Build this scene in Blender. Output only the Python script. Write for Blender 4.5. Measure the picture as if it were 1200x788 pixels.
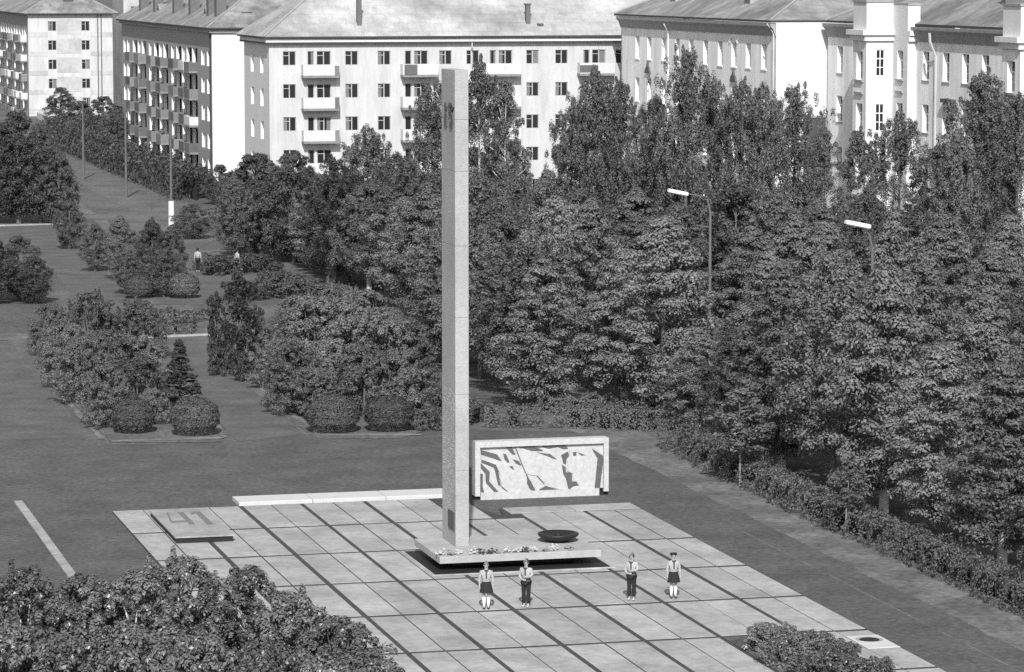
import bpy, bmesh, math, random
import numpy as np
from mathutils import Vector, Matrix, noise

# ------------------------------------------------------------------ camera, world, sun, exposure
scene = bpy.context.scene
for o in list(bpy.data.objects):
    bpy.data.objects.remove(o)
F, H = 3960.0, 20.7                      # focal length in pixels of a 1200 px wide picture; eye height in metres
PITCH = math.atan(427 / F)
cam = bpy.data.cameras.new("camera")
cam.sensor_width = 36.0
cam.lens = 36.0 * F / 1200.0
cam.clip_start = 1.0
cam.clip_end = 6000.0
camo = bpy.data.objects.new("camera", cam)
scene.collection.objects.link(camo)
camo.location = (0, 0, H)
camo.rotation_euler = (math.pi / 2 - PITCH, 0, 0)
scene.camera = camo

SUN_EL, SUN_AZ = math.radians(38), math.radians(-0.1)     # the sun stands straight behind the camera
world = bpy.data.worlds.new("World")
scene.world = world
world.use_nodes = True
wn = world.node_tree
bg = wn.nodes["Background"]
sky = wn.nodes.new("ShaderNodeTexSky")
sky.sky_type = 'NISHITA'
sky.sun_disc = False
sky.sun_elevation = SUN_EL
sky.sun_rotation = math.pi - SUN_AZ
bw = wn.nodes.new("ShaderNodeRGBToBW")
wn.links.new(sky.outputs[0], bw.inputs[0])
wn.links.new(bw.outputs[0], bg.inputs[0])
bg.inputs[1].default_value = 0.15
sl = bpy.data.lights.new("sun", 'SUN')
sl.energy = 4.7
sl.angle = math.radians(0.55)
sl.color = (1, 1, 1)
so = bpy.data.objects.new("sun", sl)
scene.collection.objects.link(so)
sdir = Vector((math.sin(SUN_AZ) * math.cos(SUN_EL), -math.cos(SUN_AZ) * math.cos(SUN_EL), math.sin(SUN_EL)))
so.rotation_euler = sdir.to_track_quat('Z', 'Y').to_euler()
so.location = (30, -60, 80)
scene.view_settings.view_transform = 'Standard'
scene.view_settings.look = 'None'
scene.view_settings.exposure = 0.13
scene.view_settings.gamma = 1.0
scene.render.engine = 'CYCLES'
scene.cycles.max_bounces = 5
scene.cycles.use_denoising = False

# ------------------------------------------------------------------ the grid the whole place is laid out on
TH = math.radians(14.5)
CT, ST = math.cos(TH), math.sin(TH)
OX, OY = -1.7837, 120.257


def W(s, t):
    return (OX + s * CT - t * ST, OY + s * ST + t * CT)


def PX(px, py):
    """grid position (s, t) of the ground point seen at a point of the photograph, measured once by surveying the picture"""
    x = (px - 600) / F
    y = -(py - 394) / F
    ry = math.cos(PITCH) + y * math.sin(PITCH)
    rz = -math.sin(PITCH) + y * math.cos(PITCH)
    k = -H / rz
    dx, dy = x * k - OX, ry * k - OY
    return (dx * CT + dy * ST, -dx * ST + dy * CT)


def view_x(s, t):
    x, y = W(s, t)
    return 600 + F * x / (y * math.cos(PITCH) + H * math.sin(PITCH))


def dist(s, t):
    return W(s, t)[1]


# ------------------------------------------------------------------ materials (all tones of grey: the place is seen in black and white)
MATS = {}


def mat(name, v, rough=0.8, var=0.0, scale=1.0, bump=0.0, bscale=None, spec=0.3, stretch=None, obj_var=0.0, speck=0.0, metal=0.0, dirt=0.0, dscale=0.15, sheets=0.0):
    if name in MATS:
        return MATS[name]
    m = bpy.data.materials.new(name)
    m.use_nodes = True
    nt = m.node_tree
    N, L = nt.nodes, nt.links
    b = N["Principled BSDF"]
    b.inputs["Roughness"].default_value = rough
    b.inputs["Specular IOR Level"].default_value = spec
    b.inputs["Metallic"].default_value = metal
    tc = N.new("ShaderNodeTexCoord")
    geo = N.new("ShaderNodeNewGeometry")
    mp = N.new("ShaderNodeMapping")
    if stretch:
        mp.inputs["Scale"].default_value = stretch
        L.new(tc.outputs["Object"], mp.inputs[0])
    else:
        L.new(geo.outputs["Position"], mp.inputs[0])

    def mth(op, a, c):
        n = N.new("ShaderNodeMath"); n.operation = op
        for i, q in enumerate((a, c)):
            if isinstance(q, (int, float)):
                n.inputs[i].default_value = q
            else:
                L.new(q, n.inputs[i])
        return n.outputs[0]
    val = None

    def times(x):
        nonlocal val
        val = x if val is None else mth('MULTIPLY', val, x)
    if var:
        n = N.new("ShaderNodeTexNoise"); n.inputs["Scale"].default_value = scale
        n.inputs["Detail"].default_value = 8; n.inputs["Roughness"].default_value = 0.72
        L.new(mp.outputs[0], n.inputs["Vector"])
        r = N.new("ShaderNodeMapRange"); r.inputs["From Min"].default_value = 0.28; r.inputs["From Max"].default_value = 0.72
        r.inputs["To Min"].default_value = 1 - var; r.inputs["To Max"].default_value = 1 + var
        L.new(n.outputs[0], r.inputs[0])
        times(r.outputs[0])
    if dirt:
        n = N.new("ShaderNodeTexNoise"); n.inputs["Scale"].default_value = dscale
        n.inputs["Detail"].default_value = 5
        L.new(mp.outputs[0], n.inputs["Vector"])
        r = N.new("ShaderNodeMapRange"); r.inputs["From Min"].default_value = 0.35; r.inputs["From Max"].default_value = 0.65
        r.inputs["To Min"].default_value = 1 - dirt; r.inputs["To Max"].default_value = 1 + dirt
        L.new(n.outputs[0], r.inputs[0])
        times(r.outputs[0])
    if obj_var:
        oi = N.new("ShaderNodeObjectInfo")
        times(mth('ADD', 1 - obj_var, mth('MULTIPLY', oi.outputs["Random"], 2 * obj_var)))
    if speck:
        n = N.new("ShaderNodeTexNoise"); n.inputs["Scale"].default_value = 9
        n.inputs["Detail"].default_value = 2
        L.new(mp.outputs[0], n.inputs["Vector"])
        r = N.new("ShaderNodeMapRange"); r.inputs["From Min"].default_value = 0.66; r.inputs["From Max"].default_value = 0.75
        r.inputs["To Min"].default_value = 1; r.inputs["To Max"].default_value = 1 + speck
        L.new(n.outputs[0], r.inputs[0])
        times(r.outputs[0])
    if sheets:
        n = N.new("ShaderNodeTexBrick"); n.inputs["Scale"].default_value = 1.0
        n.inputs["Brick Width"].default_value = 1.15; n.inputs["Row Height"].default_value = 1.05; n.inputs["Mortar Size"].default_value = 0.015
        n.inputs["Color1"].default_value = (1 - sheets,) * 3 + (1,); n.inputs["Color2"].default_value = (1 + sheets,) * 3 + (1,)
        n.inputs["Mortar"].default_value = (.7, .7, .7, 1)
        L.new(tc.outputs["Object"], n.inputs["Vector"])
        times(n.outputs[0])
    if val is None:
        b.inputs["Base Color"].default_value = (v, v, v, 1)
    else:
        val = mth('MULTIPLY', val, v)
        val = mth('MINIMUM', val, 0.9)
        L.new(val, b.inputs["Base Color"])
    if bump:
        n = N.new("ShaderNodeTexNoise"); n.inputs["Scale"].default_value = bscale or scale * 4
        n.inputs["Detail"].default_value = 4
        L.new(mp.outputs[0], n.inputs["Vector"])
        bp = N.new("ShaderNodeBump"); bp.inputs["Strength"].default_value = 1.0
        bp.inputs["Distance"].default_value = bump
        L.new(n.outputs[0], bp.inputs["Height"]); L.new(bp.outputs[0], b.inputs["Normal"])
    MATS[name] = m
    return m


ASPH = mat("asphalt", 0.090, 0.9, 0.55, 4.0, 0.01, 20, dirt=0.16, dscale=0.45, speck=0.5)
ASPH2 = mat("worn_asphalt", 0.105, 0.9, 0.45, 5, 0.01, 20, dirt=0.2, dscale=0.5, speck=0.5)
SOIL = mat("soil_and_turf", 0.11, 0.95, 0.6, 2.5, 0.04, 6, dirt=0.25, dscale=0.12)
LAWN = mat("mown_turf", 0.12, 0.95, 0.7, 3.5, 0.05, 9, dirt=0.2, dscale=0.3)
VERGE = mat("dusty_verge", 0.135, 0.95, 0.6, 3.0, 0.03, 9, dirt=0.28, dscale=0.5)
JOINT = mat("joint_fill", 0.055, 0.95, 0.35, 4)
SLAB = mat("slab_concrete", 0.335, 0.85, 0.24, 3.0, 0.006, 25, obj_var=0.09, dirt=0.16, dscale=0.5, speck=0.15)
SLABW = mat("pale_slab_concrete", 0.52, 0.85, 0.08, 4, 0.004, 30)
KERB = mat("kerb_concrete", 0.31, 0.85, 0.2, 3, 0.01, 20, dirt=0.2, dscale=0.8)
PLIN = mat("plinth_concrete", 0.36, 0.85, 0.14, 4, 0.006, 25, dirt=0.1, dscale=0.7)
OBE = mat("obelisk_concrete", 0.35, 0.9, 0.12, 5, 0.025, 22, dirt=0.07, dscale=0.5)
RELF = mat("relief_concrete", 0.46, 0.85, 0.2, 5, 0.008, 20)
RELD = mat("relief_dark_grey", 0.10, 0.85, 0.2, 6)
DGRAN = mat("dark_granite_and_shade", 0.018, 0.6, 0.2, 3)  # granite, and the painted shade under the pad and in the plinth's pit
BRONZE = mat("dark_bronze", 0.035, 0.45, 0.2, 3, metal=0.4)
WHW = mat("white_plaster", 0.49, 0.9, 0.2, 1.2, 0.01, 8, dirt=0.05, dscale=0.4, stretch=(1, 1, .18))
WHW2 = mat("bright_white_plaster", 0.64, 0.9, 0.06, 0.6, 0.01, 8, dirt=0.05, dscale=0.3)
GREYW = mat("grey_plaster", 0.78, 0.9, 0.22, 1.0, 0.01, 8, dirt=0.08, dscale=0.4, stretch=(1, 1, .2))
GREYS = mat("side_plaster", 0.62, 0.9, 0.07, 0.5, 0.01, 8)
BRICK = mat("grey_brick", 0.30, 0.9, 0.15, 3, 0.01, 12)
BRICKP = mat("pale_brick", 0.42, 0.9, 0.15, 2, 0.01, 12, dirt=0.15, dscale=0.4)
TRIM = mat("white_trim", 0.82, 0.7, 0.04, 2)
DTRIM = mat("weathered_cornice", 0.30, 0.85, 0.2, 1.5)
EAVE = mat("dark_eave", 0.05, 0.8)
ROOFL = mat("pale_roof_sheet", 0.36, 0.75, 0.22, 1.3, 0.02, 3, dirt=0.3, dscale=0.16, spec=0.2, sheets=0.07)
ROOFD = mat("weathered_roof_sheet", 0.22, 0.8, 0.3, 1.0, 0.02, 3, dirt=0.28, dscale=0.25, sheets=0.09)
CHIM = mat("chimney_brick", 0.13, 0.9, 0.2, 3)
FRAMEG = mat("weathered_window_frame", 0.40, 0.8, 0.1, 3)
GLASS = mat("window_glass", 0.02, 0.25, spec=0.4)
CURT = mat("curtained_glass", 0.16, 0.6, 0.25, 3)
BALC = mat("balcony_panel", 0.55, 0.85, 0.1, 3)
BALD = mat("balcony_dark_panel", 0.16, 0.85, 0.2, 3, obj_var=0.4)
UNDER = mat("balcony_slab_concrete", 0.22, 0.9, 0.2, 3)
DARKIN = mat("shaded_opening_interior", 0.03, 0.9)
POLE = mat("pole_paint", 0.13, 0.6, 0.15, 2, metal=0.0)
POLEW = mat("pole_whitewash", 0.75, 0.8, 0.1, 3)
LAMPW = mat("luminaire_enamel", 0.68, 0.5, spec=0.5)
BARK = mat("grey_bark", 0.12, 0.95, 0.3, 5, 0.02, 15)
BIRCHB = mat("birch_bark", 0.55, 0.9, 0.35, 3.5, 0.01, 12)
WASH = mat("trunk_whitewash", 0.5, 0.9, 0.12, 4)


def leafmat(name, v, var=0.35, scale=0.9):
    m = bpy.data.materials.new(name)
    m.use_nodes = True
    N, L = m.node_tree.nodes, m.node_tree.links
    b = N["Principled BSDF"]
    b.inputs["Roughness"].default_value = 0.5
    b.inputs["Specular IOR Level"].default_value = 0.25
    tc = N.new("ShaderNodeTexCoord"); oi = N.new("ShaderNodeObjectInfo")
    n = N.new("ShaderNodeTexNoise"); n.inputs["Scale"].default_value = scale; n.inputs["Detail"].default_value = 5
    L.new(tc.outputs["Object"], n.inputs["Vector"])
    n2 = N.new("ShaderNodeTexNoise"); n2.inputs["Scale"].default_value = 11; n2.inputs["Detail"].default_value = 1
    L.new(tc.outputs["Object"], n2.inputs["Vector"])

    def mth(op, a, c):
        q = N.new("ShaderNodeMath"); q.operation = op
        for i, z in enumerate((a, c)):
            if isinstance(z, (int, float)):
                q.inputs[i].default_value = z
            else:
                L.new(z, q.inputs[i])
        return q.outputs[0]
    a = mth('ADD', 1 - var, mth('MULTIPLY', n.outputs[0], 2 * var))
    c = mth('ADD', 0.55, mth('MULTIPLY', n2.outputs[0], 0.9))
    d = mth('ADD', 0.70, mth('MULTIPLY', oi.outputs["Random"], 0.62))
    v_ = mth('MULTIPLY', mth('MULTIPLY', mth('MULTIPLY', a, c), d), v)
    L.new(v_, b.inputs["Base Color"])
    tr = N.new("ShaderNodeBsdfTranslucent")
    L.new(mth('MULTIPLY', v_, 0.8), tr.inputs[0])
    mx = N.new("ShaderNodeMixShader"); mx.inputs[0].default_value = 0.2
    L.new(b.outputs[0], mx.inputs[1]); L.new(tr.outputs[0], mx.inputs[2])
    L.new(mx.outputs[0], N["Material Output"].inputs[0])
    MATS[name] = m
    return m


YOUNGB = mat("young_bark", 0.22, 0.9, 0.2, 5)
LEAF = leafmat("linden_leaves", 0.17)
LEAFD = leafmat("dark_leaves", 0.092)
LEAFB = leafmat("birch_leaves", 0.13)
LEAFL = leafmat("lilac_leaves", 0.15)
LEAFN = leafmat("near_leaves", 0.16, 0.5)
LEAFN.node_tree.nodes["Principled BSDF"].inputs["Roughness"].default_value = 0.36
LEAFN.node_tree.nodes["Principled BSDF"].inputs["Specular IOR Level"].default_value = 0.5
LEAFH = leafmat("hedge_leaves", 0.135)
LEAFA = leafmat("ash_leaves", 0.18)
LEAFC = leafmat("clipped_leaves", 0.115)
NEED = leafmat("spruce_needles", 0.065)

# ------------------------------------------------------------------ builders
COL = scene.collection


class MB:
    def __init__(self):
        self.v, self.f, self.m = [], [], []

    def quad(self, a, b, c, d, mi=0):
        n = len(self.v); self.v += [a, b, c, d]; self.f.append((n, n + 1, n + 2, n + 3)); self.m.append(mi)

    def poly(self, pts, mi=0):
        n = len(self.v); self.v += list(pts); self.f.append(tuple(range(n, n + len(pts)))); self.m.append(mi)

    def box(self, x0, x1, y0, y1, z0, z1, mi=0, bev=0.0):
        n = len(self.v)
        if bev:
            b = bev
            self.v += [(x0, y0, z0), (x1, y0, z0), (x1, y1, z0), (x0, y1, z0), (x0, y0, z1 - b), (x1, y0, z1 - b), (x1, y1, z1 - b), (x0, y1, z1 - b),
                       (x0 + b, y0 + b, z1), (x1 - b, y0 + b, z1), (x1 - b, y1 - b, z1), (x0 + b, y1 - b, z1)]
            fs = [(0, 3, 2, 1), (0, 1, 5, 4), (1, 2, 6, 5), (2, 3, 7, 6), (3, 0, 4, 7), (4, 5, 9, 8), (5, 6, 10, 9), (6, 7, 11, 10), (7, 4, 8, 11), (8, 9, 10, 11)]
        else:
            self.v += [(x0, y0, z0), (x1, y0, z0), (x1, y1, z0), (x0, y1, z0), (x0, y0, z1), (x1, y0, z1), (x1, y1, z1), (x0, y1, z1)]
            fs = [(0, 3, 2, 1), (0, 1, 5, 4), (1, 2, 6, 5), (2, 3, 7, 6), (3, 0, 4, 7), (4, 5, 6, 7)]
        for q in fs:
            self.f.append(tuple(n + i for i in q)); self.m.append(mi)

    def tube(self, pts, radii, n=8, mi=0, cap=True):
        pts = [Vector(p) for p in pts]
        base = len(self.v)
        for i, p in enumerate(pts):
            d = (pts[min(i + 1, len(pts) - 1)] - pts[max(i - 1, 0)]).normalized()
            a = d.orthogonal().normalized() if abs(d.z) < 0.9 else Vector((1, 0, 0))
            a = (a - d * a.dot(d)).normalized(); c = d.cross(a)
            for k in range(n):
                w = 2 * math.pi * k / n
                self.v.append(tuple(p + (a * math.cos(w) + c * math.sin(w)) * radii[i]))
        for i in range(len(pts) - 1):
            for k in range(n):
                k2 = (k + 1) % n
                self.f.append((base + i * n + k, base + i * n + k2, base + (i + 1) * n + k2, base + (i + 1) * n + k)); self.m.append(mi)
        if cap:
            self.f.append(tuple(base + k for k in range(n - 1, -1, -1))); self.m.append(mi)
            e = base + (len(pts) - 1) * n
            self.f.append(tuple(e + k for k in range(n))); self.m.append(mi)

    def lathe(self, prof, n=32, c=(0, 0, 0), mi=0):
        base = len(self.v)
        for r, z in prof:
            for k in range(n):
                w = 2 * math.pi * k / n
                self.v.append((c[0] + r * math.cos(w), c[1] + r * math.sin(w), c[2] + z))
        for i in range(len(prof) - 1):
            for k in range(n):
                k2 = (k + 1) % n
                self.f.append((base + i * n + k, base + i * n + k2, base + (i + 1) * n + k2, base + (i + 1) * n + k)); self.m.append(mi)

    def prism(self, pts, axis, a0, a1, mi=0):
        """polygon in the plane across `axis`, extruded from a0 to a1"""
        def P(u, v, a):
            return {'x': (a, u, v), 'y': (u, a, v), 'z': (u, v, a)}[axis]
        n = len(self.v); k = len(pts)
        self.v += [P(u, v, a0) for u, v in pts] + [P(u, v, a1) for u, v in pts]
        self.f.append(tuple(n + i for i in range(k))); self.m.append(mi)
        self.f.append(tuple(n + k + i for i in range(k - 1, -1, -1))); self.m.append(mi)
        for i in range(k):
            j = (i + 1) % k
            self.f.append((n + i, n + j, n + k + j, n + k + i)); self.m.append(mi)

    def mesh(self, name, mats, smooth=False):
        me = bpy.data.meshes.new(name)
        me.from_pydata(self.v, [], self.f)
        for m in (mats if isinstance(mats, (list, tuple)) else [mats]):
            me.materials.append(m)
        if any(self.m):
            me.polygons.foreach_set("material_index", self.m)
        if smooth:
            me.polygons.foreach_set("use_smooth", [True] * len(me.polygons))
        bm = bmesh.new(); bm.from_mesh(me); bmesh.ops.recalc_face_normals(bm, faces=bm.faces); bm.to_mesh(me); bm.free()
        return me

    def build(self, name, mats, parent=None, loc=None, rot=None, smooth=False):
        return link(name, self.mesh(name, mats, smooth), parent, loc, rot)


def link(name, data, parent=None, loc=None, rot=None):
    o = bpy.data.objects.new(name, data)
    COL.objects.link(o)
    if parent:
        o.parent = parent
    if loc:
        o.location = loc
    if rot is not None:
        o.rotation_euler = (0, 0, rot)
    return o


def tag(o, label, cat, group=None):
    o['label'] = label
    o['category'] = cat
    if group:
        o['group'] = group
    return o


def thing(name, label, cat, s, t, z=0.0, rot=0.0, group=None):
    x, y = W(s, t)
    o = link(name, None, None, (x, y, z), TH + rot)
    o.empty_display_size = 0.5
    return tag(o, label, cat, group)


def sheet(name, pts, z, m):
    """a flat polygon of the ground, corners in grid coordinates"""
    mb = MB()
    mb.poly([(W(s, t)[0], W(s, t)[1], z) for s, t in pts])
    me = mb.mesh(name, m)
    o = link(name, me)
    if me.polygons[0].normal.z < 0:
        me.flip_normals()
    o['kind'] = 'structure'
    return o


# ------------------------------------------------------------------ ground
g = MB(); g.quad((-3500, -600, 0), (3500, -600, 0), (3500, 5500, 0), (-3500, 5500, 0))
o = g.build("ground", SOIL); o['kind'] = 'structure'


def rough_edge(a, b, amp, step, seed):
    """points from a to b with a wandering edge"""
    n = max(2, int(math.dist(a, b) / step)); out = []
    dx, dy = (b[0] - a[0]), (b[1] - a[1]); l = math.hypot(dx, dy); nx, ny = -dy / l, dx / l
    for i in range(n + 1):
        u = i / n; k = (noise.noise(Vector((u * l * 0.35, seed * 7.1, 0))) * .8 + noise.noise(Vector((u * l * 1.3, seed * 3.1, 5))) * .4 + noise.noise(Vector((u * l * 3.1, seed * 3.1, 9))) * .35) * amp * (0 if i in (0, n) else 1)
        out.append((a[0] + dx * u + nx * k, a[1] + dy * u + ny * k))
    return out


VS = 12.1
sheet("dusty_verge", rough_edge((VS, -90), (VS, 30), 0.2, 0.25, 1) + [(VS, 31.5), (15.2, 31.5), (15.2, -90)], 0.004, VERGE)
sheet("asphalt_forecourt", rough_edge((12.3, -90), (12.3, 29.2), 0.22, 0.25, 2) + rough_edge((12.3, 29.2), (8.0, 30.6), 0.2, 0.6, 3) +
      [(5.0, 29.0), (1.5, 29.4), (0.2, 31.5), (-3.3, 29.6), (-8.5, 30.2), (-9.6, 33.0), (-60, 33), (-60, -90)], 0.008, ASPH)
# paths between the beds, running away from the square, and the cross paths
sheet("path", [(-60, 33.01), (-9.3, 33.01), (-8.7, 50), (-8.4, 74), (-14, 74), (-60, 74)], 0.004, ASPH2)
sheet("path", [(-3.0, 29.7), (0.2, 31.4), (1.9, 50), (2.6, 73.8), (-1.0, 73.8), (-2.2, 50)], 0.012, ASPH2)
sheet("path", [(-60, 74.0), (6, 73.8), (6, 77.5), (-60, 77.5)], 0.004, VERGE)
sheet("path", [PX(60, 396), PX(155, 345), PX(60, 268), PX(0, 268), PX(0, 296), PX(48, 300), PX(85, 345), PX(30, 392)], 0.008, ASPH2)
sheet("path", [PX(232, 322), PX(335, 345), PX(345, 352), PX(240, 352), PX(240, 392), PX(222, 392), PX(228, 345)], 0.008, ASPH2)
sheet("road", [PX(-60, 158), PX(62, 167), PX(105, 182), PX(135, 198), PX(200, 228), PX(240, 246), PX(240, 268), PX(192, 262), PX(130, 236), PX(78, 208), PX(50, 190), PX(-60, 176)], 0.004, LAWN)
sheet("path", [PX(75, 225), PX(110, 250), PX(130, 262), PX(118, 264), PX(90, 245), PX(66, 228)], 0.008, VERGE)
sheet("lawn", [PX(40, 425), PX(130, 519), PX(262, 519), PX(236, 470), PX(212, 405), PX(120, 399), PX(50, 399)], 0.016, LAWN)
sheet("lawn", [PX(252, 420), PX(330, 487), PX(372, 515), PX(470, 514), PX(515, 500), PX(515, 410), PX(300, 402), PX(255, 405)], 0.020, LAWN)
sheet("lawn", [PX(80, 262), PX(135, 300), PX(155, 357), PX(238, 357), PX(225, 305), PX(190, 262)], 0.016, LAWN)


# pale trodden edges along the beds
EDGE = mat("trodden_edge", 0.17, 0.95, 0.6, 3.0, 0.02, 9, dirt=0.3, dscale=0.6)


def edge(a, b, w, seed):
    l_ = rough_edge(a, b, w * .5, .35, seed); r_ = rough_edge(a, b, w * .6, .35, seed + 5)
    dx, dy = b[0] - a[0], b[1] - a[1]; l = math.hypot(dx, dy); nx, ny = -dy / l * w, dx / l * w
    sheet("trodden_edge", l_ + [(q[0] + nx, q[1] + ny) for q in reversed(r_)], 0.024, EDGE)


edge((1.75, 62.0), (.75, 31.2), .35, 11)
edge((.9, 30.9), (5.3, 29.6), .5, 12)
edge((-8.4, 31.0), (-3.4, 30.9), .5, 13)
edge((-3.2, 31.2), (-2.2, 48.0), .3, 14)
edge((-8.7, 48.0), (-8.9, 32.0), .3, 15)


def kerb(name, label, a, b, w, h, group="pale kerbs", m=None):
    l = math.dist(a, b); ang = math.atan2(b[1] - a[1], b[0] - a[0])
    t = thing(name, label, "kerb", a[0], a[1], 0, ang, group)
    n = max(1, int(l / 2.4)); st = l / n
    mb = MB(); mb.box(0.012, st - 0.012, -w / 2, w / 2, 0, h, bev=0.015); me = mb.mesh("kerbstone", m or KERB)
    for i in range(n):
        link("kerbstone", me, t, (i * st, 0, 0), 0)
    return t


kerb("kerb", "pale worn kerb left of the slab square, leading into the near bushes", (-14.3, 15), (-14.3, -30), 0.34, 0.06)
kerb("kerb", "thin pale kerb across the end of the lilac bed path", PX(158, 397), PX(246, 393), 0.5, 0.10)
kerb("kerb", "thin pale kerb along the cross path by the dark trees at the picture's left border", PX(-30, 266), PX(76, 263), 0.5, 0.10)
kerb("kerb", "thin kerb line in the asphalt between the slab square and the long clipped hedge", (11.0, 1.0), (11.0, -60), 0.05, 0.02, m=VERGE)

# ------------------------------------------------------------------ slab square
mb = MB()
mb.prism([W(a, b) for a, b in [(-11.09, 11.42), (2.62, 11.42), (2.62, 9.2), (3.2, 6.5), (3.5, 8.45), (8.78, 8.25), (8.78, -60), (-11.09, -60)]], 'z', 0.0, 0.060)
sq = mb.build("plaza_joint_bed", JOINT); sq['kind'] = 'structure'
cols = [(-11.07, -9.92, 0), (-9.88, -8.69, 0), (-8.51, -7.37, 0), (-7.33, -6.19, 0), (-6.01, -4.92, 0), (-4.88, -3.78, 0), (-3.62, -2.46, 0), (-2.42, -1.29, 0),
        (-1.11, 0.10, 0), (0.14, 1.36, 0), (1.54, 2.66, 0), (2.70, 3.82, 0), (3.98, 5.18, 0), (5.22, 6.41, 0), (6.59, 7.66, 0), (7.70, 8.76, 0)]
rows = [(6.14, 11.38), (0.14, 5.86), (-5.86, -0.14), (-11.86, -6.14), (-17.86, -12.14), (-23.86, -18.14), (-29.86, -24.14), (-35.86, -30.14), (-41.86, -36.14)]
rnd = random.Random(5)
slabcache = {}


def slab_obj(s0, s1, t0, t1, z, m=SLAB):
    key = (round(s1 - s0, 3), round(t1 - t0, 3), z, m.name)
    if key not in slabcache:
        mb = MB(); mb.box(0, s1 - s0, 0, t1 - t0, 0, z, bev=0.012); slabcache[key] = mb.mesh("paving_slab", m)
    x, y = W(s0 + rnd.uniform(-.008, .008), t0 + rnd.uniform(-.01, .01))
    o = link("paving_slab", slabcache[key], sq, (x, y, 0.0145 + rnd.uniform(-.006, .006)), TH + rnd.uniform(-.0012, .0012))
    return o


for i, (s0, s1, _) in enumerate(cols):
    for (t0, t1) in rows:
        a, b = t0, t1
        if b > 10:
            if s0 > 2.6:
                b = 6.85 if s0 > 3.9 else 5.86
                if s0 > 3.9:
                    a = 0.14
                else:
                    continue
            elif s0 > 1.5 and s0 < 2.6:
                b = 9.9
        if b == 5.86 and s0 > 3.9:
            continue
        # split a few slabs crosswise the way the photo shows, and leave room for the shrub bed
        if s0 > 3.9 and s1 < 7.68 and b < -17 and b > -30:
            if s0 < 6.5:
                if b < -18.0 and a > -29.99:
                    if b > -18.2:
                        pass
                    continue
        if s0 > 7.6 and abs(b + 18.14) < .01:
            slab_obj(s0, s1, -18.9, b, 0.055)
            slab_obj(s0, s1, -20.9, -18.94, 0.06, SLABW)
            slab_obj(s0, s1, a, -20.94, 0.055)
            continue
        slab_obj(s0, s1, a, b, 0.055)
# the last row behind the plinth on the right: long slabs laid across
for k in range(2):
    slab_obj(3.6 + k * 2.6, 3.6 + k * 2.6 + 2.56, 6.98, 8.35, 0.07)

# manhole
mh = thing("manhole_cover", "round dark manhole cover let into the pale slab at the square's right edge", "manhole cover", 8.22, -19.65, 0.076)
mb = MB(); mb.lathe([(0.0, 0.012), (0.22, 0.012), (0.235, 0.02), (0.30, 0.02), (0.33, 0.0), (0.33, -0.01)], 28); mb.build("cover", BRONZE, mh)
mb = MB(); mb.lathe([(0.345, -0.01), (0.345, 0.016), (0.42, 0.016), (0.43, -0.01)], 28); mb.build("rim", KERB, mh)

# pale low step behind the square on the left
stp = thing("low_step", "long white concrete step edging the square behind and left of the obelisk", "step", -6.1, 11.75)
for k in range(3):
    mb = MB(); mb.box(k * 2.93 + .012, k * 2.93 + 2.918, 0, 1.55, 0, 0.16, bev=0.015); mb.build("step_slab", SLABW, stp)

# ------------------------------------------------------------------ slab with the number 41 (left)
FIG = mat("figure_shade_grey", 0.165, .9, .15, 6)  # flat dark grey that paints the shade inside deep-cut figures
pad = thing("memorial_slab", "raised concrete slab with a 41 in painted shade on the left of the square", "memorial slab", -9.9, 3.35)
mb = MB(); mb.box(0.05, 2.13, 0.06, 6.4, 0, 0.27); mb.build("base", DGRAN, pad)  # near-black sides stand for the shade gap under the slab
mb = MB(); mb.box(0, 2.18, 0, 6.45, 0.27, 0.32, bev=0.008); mb.build("top", SLAB, pad)
zt = 0.32


def stroke(mb, pts, z0, z1):
    mb.prism(pts, 'z', z0, z1)


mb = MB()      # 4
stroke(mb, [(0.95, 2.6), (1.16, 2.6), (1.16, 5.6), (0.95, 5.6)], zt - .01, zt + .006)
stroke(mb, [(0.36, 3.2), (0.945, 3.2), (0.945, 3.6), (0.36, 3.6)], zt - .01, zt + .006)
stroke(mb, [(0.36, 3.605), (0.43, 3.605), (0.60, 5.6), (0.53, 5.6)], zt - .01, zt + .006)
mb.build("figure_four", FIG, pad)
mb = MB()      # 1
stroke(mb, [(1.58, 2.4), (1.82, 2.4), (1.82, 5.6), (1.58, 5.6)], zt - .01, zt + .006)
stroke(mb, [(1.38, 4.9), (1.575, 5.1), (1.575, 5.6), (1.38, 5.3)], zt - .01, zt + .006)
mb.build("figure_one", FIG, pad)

# ------------------------------------------------------------------ plinth, obelisk, bowl
pl = thing("plinth", "low cantilevered concrete plinth under the obelisk and the bowl", "plinth", -1.95, -4.7)
LX, LY = 5.8, 3.9
mb = MB(); mb.box(0, LX, 0, LY, 0.36, 0.6, bev=0.015); mb.build("top_slab", PLIN, pl)
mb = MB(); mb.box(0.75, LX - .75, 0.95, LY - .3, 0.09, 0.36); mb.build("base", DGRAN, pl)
mb = MB(); mb.box(-.3, LX + .2, -.6, 4.3, 0.072, 0.09); mb.build("pit_shade_floor", DGRAN, pl)  # flat near-black sheet, coloured for the shade of a pit
mb = MB(); mb.box(-.42, LX + .32, -.70, -.6, 0.06, 0.10, bev=0.01); mb.build("border", SLAB, pl)
mb = MB(); mb.box(-.42, -.30, -.597, 4.3, 0.06, 0.10, bev=0.01); mb.build("border", SLAB, pl)
mb = MB(); mb.box(LX + .2, LX + .32, -.597, 4.3, 0.06, 0.10, bev=0.01); mb.build("border", SLAB, pl)

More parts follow.
